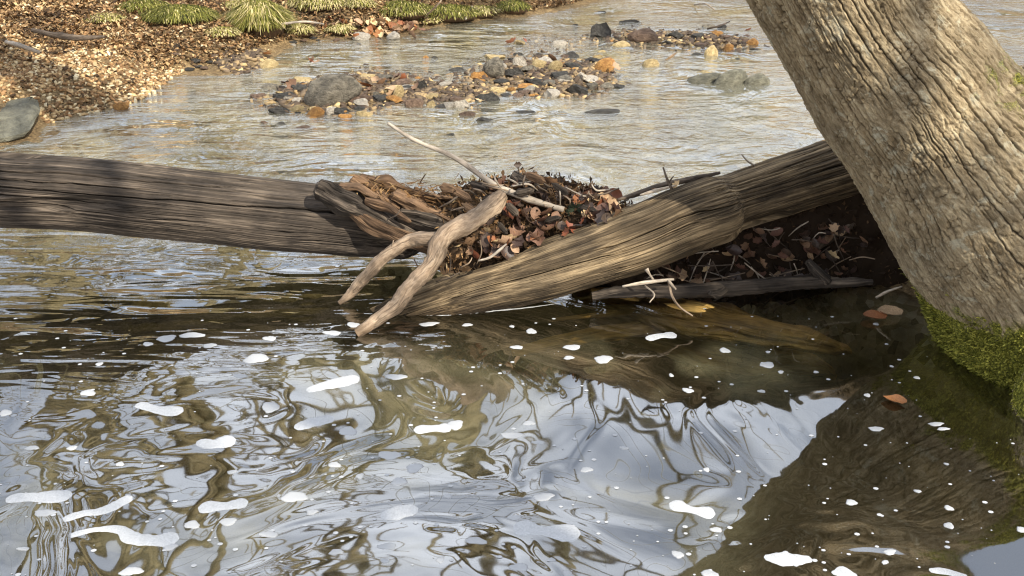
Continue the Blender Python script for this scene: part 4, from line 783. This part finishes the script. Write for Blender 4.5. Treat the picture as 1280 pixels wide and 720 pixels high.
for (px, py) in [(334, 68), (337, 66), (391, 75), (396, 78), (388, 76), (458, 108), (470, 100), (478, 104), (498, 95), (505, 97), (357, 104), (365, 106), (600, 126), (935, 38), (655, 50), (640, 52), (520, 108), (490, 112), (488, 118), (462, 113), (700, 80), (770, 84), (690, 74), (840, 72)]:
    b = P(px, py, Z=.05); leaf(b, random.uniform(.07, .13), random.choice(['rust', 'brown', 'tan']), 'dead leaf lodged in the creek near the ' + min(ANCH, key=lambda q: math.hypot(q[0] - px, (q[1] - py) * 2.5))[2], 'dead leaves caught on creek stones')
# ------------------------------------------------------------------ foam
FB = [('long straight foam bar at the left edge', [(15, 623), (35, 622), (60, 621), (79, 620)], 15), ('three armed foam patch below the long straight foam bar', [(84, 648), (105, 642), (130, 638), (158, 624)], 11), ('longest foam worm with fat right end near bottom left', [(90, 669), (120, 662), (150, 662), (165, 672), (190, 676), (212, 674)], 17),
      ('two lobed foam patch in the bluish reflection', [(252, 553), (266, 556), (283, 552)], 15), ('fat foam patch below the two lobed one', [(258, 634), (280, 633), (302, 629)], 16), ('foam blob with a thin tail near left dark streak', [(175, 506), (195, 512), (220, 514)], 12),
      ('largest foam bar of the bottom centre, pinched in the middle', [(655, 660), (678, 664), (712, 666)], 20), ('foam patch shaped like a bow tie right of the centre', [(846, 632), (862, 637), (884, 641)], 14), ('big diamond foam patch at the bottom right', [(960, 697), (984, 700), (1010, 699)], 19),
      ('foam patch cut by the bottom edge near diamond one', [(1043, 716), (1055, 716), (1068, 719)], 14), ('flat foam patch at the bottom right corner', [(1165, 713), (1184, 715), (1204, 721)], 10), ('smooth foam streak left of the crooked branch reflection', [(388, 487), (412, 481), (440, 474)], 12),
      ('grey foam lump in the pool left of centre', [(375, 533), (393, 528), (410, 524)], 17), ('oval foam patch tucked in the marbled swirl', [(525, 537), (540, 536), (556, 535)], 11), ('foam patch shaped like a fish on the brown water', [(812, 423), (825, 420), (839, 419)], 8), ('pale foam patch in the central bend', [(484, 644), (500, 641), (512, 638)], 18)]
SF = [(56, 641, 27, 9), (164, 714, 27, 11), (29, 686, 15, 5), (338, 509, 22, 13), (240, 656, 22, 9), (285, 652, 23, 9), (213, 684, 16, 8), (368, 621, 30, 14), (336, 668, 23, 8), (7, 516, 15, 8), (110, 491, 22, 7), (208, 423, 25, 8), (262, 432, 16, 6), (320, 448, 27, 13), (337, 423, 16, 6), (185, 430, 13, 5), (240, 419, 35, 6), (124, 455, 10, 4),
      (536, 405, 24, 5), (584, 406, 12, 4), (415, 416, 22, 6), (442, 406, 18, 6), (664, 414, 14, 6), (715, 434, 24, 6), (754, 449, 22, 10), (711, 447, 12, 5), (646, 434, 15, 5), (495, 471, 27, 7), (435, 539, 25, 10), (569, 531, 22, 11), (640, 544, 28, 8), (661, 529, 14, 6), (673, 553, 15, 5), (487, 569, 28, 11), (418, 581, 18, 6), (450, 595, 11, 6), (518, 585, 20, 12), (499, 602, 18, 11), (484, 683, 22, 9), (481, 701, 11, 6), (595, 676, 30, 8), (643, 647, 20, 6), (679, 621, 26, 10), (733, 587, 15, 7), (649, 709, 22, 11), (709, 717, 12, 8),
      (906, 438, 14, 6), (959, 456, 20, 7), (976, 465, 7, 4), (1020, 465, 6, 3), (952, 489, 9, 4), (860, 488, 14, 6), (839, 469, 6, 4), (1084, 494, 9, 4), (1095, 536, 18, 6), (1064, 628, 13, 8), (895, 662, 14, 7), (847, 693, 15, 9), (887, 717, 24, 8), (883, 587, 9, 5), (1170, 530, 19, 5), (1179, 536, 15, 4), (1146, 472, 7, 4), (1147, 614, 9, 4), (1186, 635, 12, 6), (1186, 657, 14, 7), (1112, 690, 16, 7), (1277, 662, 12, 8), (1107, 702, 7, 4), (1183, 580, 6, 3), (876, 384, 14, 5), (1095, 405, 8, 3), (960, 440, 6, 3), (612, 388, 10, 3), (640, 408, 6, 3), (300, 470, 18, 5), (150, 580, 12, 5), (90, 560, 14, 5), (290, 590, 12, 5), (40, 560, 16, 6), (560, 620, 10, 6), (780, 560, 12, 4), (690, 700, 10, 5), (550, 700, 12, 7), (390, 640, 14, 7), (420, 690, 16, 8)]
for lab, pts, h in FB:
    q = [P(x_, y_, Z=.0) for x_, y_ in pts]; s = ppm(q[0]); ele = math.atan2(CAM_H, q[0][1]); r0 = h / 2 / s / math.sin(ele)
    d0 = (q[1] - q[0]); d0 /= np.linalg.norm(d0); d1 = q[-1] - q[-2]; d1 /= np.linalg.norm(d1)
    rr = [random.uniform(.6, 1.05) * r0 for _ in q]; rr[0] *= .9
    if 'pinched' in lab: rr = [r0, .6 * r0, r0]
    if 'bow tie' in lab: rr = [r0, .65 * r0, r0]
    if 'fat right end' in lab: rr = [.35 * r0, .4 * r0, .5 * r0, .85 * r0, .75 * r0, r0]
    if 'diamond' in lab: rr = [.4 * r0, r0, .4 * r0]
    if 'straight' in lab: rr = [.7 * r0, .8 * r0, .9 * r0, r0]
    pts2 = [q[0] - d0 * rr[0] * .9, q[0] - d0 * rr[0] * .6] + q + [q[-1] + d1 * rr[-1] * .6, q[-1] + d1 * rr[-1] * .9]; rr2 = [.05 * rr[0], .7 * rr[0]] + rr + [.7 * rr[-1], .05 * rr[-1]]
    v, f, co = tube(pts2, rr2, 28, .006, lambda co, r, th, ln: r * .38 * perlin(co * 20, 3) + r * .22 * perlin(co * 55, 4) + r * .1 * perlin(co * 140, 5), flat=.08, up=(0, 0, 1), cap=False)
    org = tuple(q[0]); link('foam_patch', mesh('foam_patch', v - q[0], f, True, mat=M['foam']), label=lab, cat='foam', loc=(org[0], org[1], 0))
def foam_disc(seed):
    rg = random.Random(seed); n = 28; v = [(0, 0, .07)]; f = []
    for ring, (r_, z_) in enumerate([(.5, .065), (.85, .045), (1, 0), (.97, -.05)]):
        for k in range(n):
            a = k / n * 6.2832; w = 1 + .12 * math.sin(2 * a + seed) + .10 * math.sin(3 * a + seed * 2.3) + .06 * math.sin(5 * a + seed * 3.1) + .04 * math.sin(9 * a + seed * 1.7); v.append((math.cos(a) * r_ * w, math.sin(a) * r_ * w, z_))
    for k in range(n): f.append((0, 1 + k, 1 + (k + 1) % n))
    for ring in range(3):
        for k in range(n): a = 1 + ring * n + k; b_ = 1 + ring * n + (k + 1) % n; f.append((a, a + n, b_ + n, b_))
    return mesh('foam_patch', v, f, True, mat=M['foam'])
FD = [foam_disc(k) for k in range(6)]
for k, (px, py, w, h) in enumerate(SF):
    b = P(px, py, Z=0); s = ppm(b); ele = math.atan2(CAM_H, b[1])
    FA = [(450, 440, 'near the tip of the crooked branch'), (620, 400, 'just below the foam line of the diagonal log'), (840, 430, 'over the amber drowned log'), (1118, 501, 'near the floating rust leaf'), (984, 700, 'near the diamond foam patch'), (862, 637, 'near the bow tie foam patch'), (684, 663, 'near the pinched foam bar'), (120, 637, 'near the three armed foam patch'), (150, 700, 'below the longest foam worm'), (268, 570, 'near the two lobed foam patch'), (198, 512, 'near the foam blob with a tail'), (393, 528, 'near the grey foam lump'), (240, 425, 'on the dark band below the left log'), (540, 535, 'near the foam tucked in the swirl'), (1180, 535, 'by the mossy foot of the tree'), (497, 640, 'near the pale foam of the central bend'), (1130, 640, 'on the smooth dark water at lower right'), (700, 440, 'on the brown water above the sky patch'), (960, 460, 'on the brown water below the amber log'), (720, 590, 'in the middle of the sky reflection')]
    wh = min(FA, key=lambda q: math.hypot(q[0] - px, (q[1] - py) * 1.5))[2]; sz = 'tiny' if w < 8 else 'small' if w < 13 else 'oval' if w < 20 else 'wide'
    o = link('foam_patch', FD[k % 6], label=sz + ' foam fleck ' + wh, cat='foam', group='loose foam flecks on the pool', loc=(b[0], b[1], 0)); o['sortx'] = px; o.scale = (w / s / 2, h / s / 2 / math.sin(ele), .03)
    o.rotation_euler = (0, 0, random.uniform(-.12, .12))
# dust of bubbles
B = Bag(); oc = np.array([(1, 0, 0), (.7, .7, 0), (0, 1, 0), (-.7, .7, 0), (-1, 0, 0), (-.7, -.7, 0), (0, -1, 0), (.7, -.7, 0), (0, 0, .6)])
for k in range(560):
    px = random.uniform(-20, 1300); py = random.uniform(395, 730)
    if px > 1180 and py < 540: continue
    b = P(px, py, Z=.001); r_ = random.choice([.001, .0015, .002, .003, .0045, .006]) ; B.add(oc * [r_ * 1.3, r_, r_ * .5] + b, [[j, (j + 1) % 8, 8, 8] for j in range(8)])
fv = np.vstack(B.v); ff = [tuple(q[:3]) for q in np.vstack(B.f)]
link('foam_bubbles', mesh('foam_bubbles', fv, ff, True, mat=M['foam']), kind='stuff', label='tiny loose bubbles dotted over the pool')
# foam line where the diagonal log meets the water, streaks left
def streak(pts, r0, label, name='foam_streak', group=None, h=.0):
    q = [P(x_, y_, Z=0) for x_, y_ in pts]; rr = [r0 * (.2 if k in (0, len(q) - 1) else random.uniform(.3, 1.5)) for k in range(len(q))]
    v, f, co = tube(q, rr, 12, .008, lambda co, r, th, ln: r * .8 * perlin(co * 26, 3) + r * .5 * perlin(co * 70, 4), flat=.1, up=(0, 0, 1), cap=False); link(name, mesh(name, v - q[0], f, True, mat=M['foam']), label=label, cat='foam', group=group, loc=(q[0][0], q[0][1], 0))
streak([(505, 393), (560, 393), (610, 389), (655, 385), (700, 379)], .006, 'thin white foam line where the diagonal log meets the pool')
# ------------------------------------------------------------------ bare woods round the creek
def branchy(bag, p, d, l, r, depth, rg, seg=5):
    n = 4; pts = [p]; dd = d.copy()
    for k in range(n):
        dd = dd + rg.normal(0, .13, 3) + [0, 0, .04]; dd /= np.linalg.norm(dd); pts.append(pts[-1] + dd * l / n)
    rad = np.linspace(r, r * .55, n + 1)
    t = np.array([dd] * (n + 1)); u = np.cross(dd, [.3, .7, .2]); u /= np.linalg.norm(u); w = np.cross(dd, u)
    th = np.arange(seg) / seg * 6.2832; v = np.array(pts)[:, None, :] + rad[:, None, None] * (np.cos(th)[None, :, None] * u + np.sin(th)[None, :, None] * w)
    i_ = np.arange(n)[:, None] * seg; j = np.arange(seg)[None]; j2 = (j + 1) % seg
    bag.add(v.reshape(-1, 3), np.stack([i_ + j, i_ + j2, i_ + seg + j2, i_ + seg + j], 2).reshape(-1, 4))
    if depth == 0: return
    for k in range(3 if depth > 2 else 3):
        q = int(rg.integers(1 if depth > 3 else 1, n + 1)) if k else n
        nd_ = dd + rg.normal(0, .55, 3) + [0, 0, .1]; nd_ /= np.linalg.norm(nd_)
        branchy(bag, pts[q], nd_, l * rg.uniform(.55, .8), r * (.6 if k else .62) * (1 - .08 * (n - q)), depth - 1, rg, max(3, seg - 1))
def wood(name, label, spots, seed, dep=4):
    B = Bag()
    for k, (x_, y_, h_, r_) in enumerate(spots):
        rg = np.random.default_rng(seed + k); z_ = gz(x_, y_) - .1
        branchy(B, np.array([x_, y_, z_]), np.array([rg.normal(0, .08), rg.normal(0, .08), 1.0]), h_ * .42, r_, dep, rg, 7)
    link(name, B.mesh(name, M['woods'], True), kind='stuff', label=label)
rg = np.random.default_rng(5); sp_ = []
for k in range(17):
    x_ = rg.uniform(-17, 17); y_ = rg.uniform(13, 30)
    if sdist(np.array([x_]), np.array([y_]), FAR)[0] < .5: continue
    if x_ < -2.5 and y_ < 20: continue
    sp_.append((x_, y_, rg.uniform(9, 15), rg.uniform(.18, .36)))
sp_ += [(-1.9, 13.2, 12, .26), (-.5, 12.2, 11, .2), (1.0, 15.5, 15, .32), (-6.6, 12.8, 19, .25), (-4.3, 13.2, 18, .24), (-8.6, 14.2, 20, .28), (-3.0, 12.4, 16, .18)]
wood('woodland', 'bare winter woods beyond the far bank', [(a_, b_, c_, d_ * 1.25) for a_, b_, c_, d_ in sp_], 100, 3)
sq_ = [(5.2, -2.2, 14, .16), (7.4, -3.4, 15, .2), (4.0, -5.5, 14, .17), (7.5, -2.6, 13, .2), (12, -1, 15, .24), (9, 5.6, 12, .18), (13, 3, 15, .25), (10, -7, 14, .2), (15, 7, 15, .24), (-6, -4, 13, .2), (-9, 1, 14, .22), (-3, -7, 14, .22), (2, -8, 13, .2)]
wood('woodland', 'bare winter woods on the near side of the creek', sq_, 300)

# neighbours that share a label and can be told apart by order get it
byl = {}
for o in SC.objects:
    if 'label' in o and 'sortx' in o: byl.setdefault(o['label'], []).append(o)
for lab, os_ in byl.items():
    os_.sort(key=lambda q: q['sortx'])
    wd = {2: ['left one', 'right one'], 3: ['left one', 'middle one', 'right one'], 4: ['leftmost', 'second from left', 'third from left', 'rightmost']}.get(len(os_))
    if wd:
        for o, w_ in zip(os_, wd): o['label'] = lab + ', ' + w_ + ' of ' + ['two', 'three', 'four'][len(os_) - 2]
for o in SC.objects:
    if 'sortx' in o: del o['sortx']
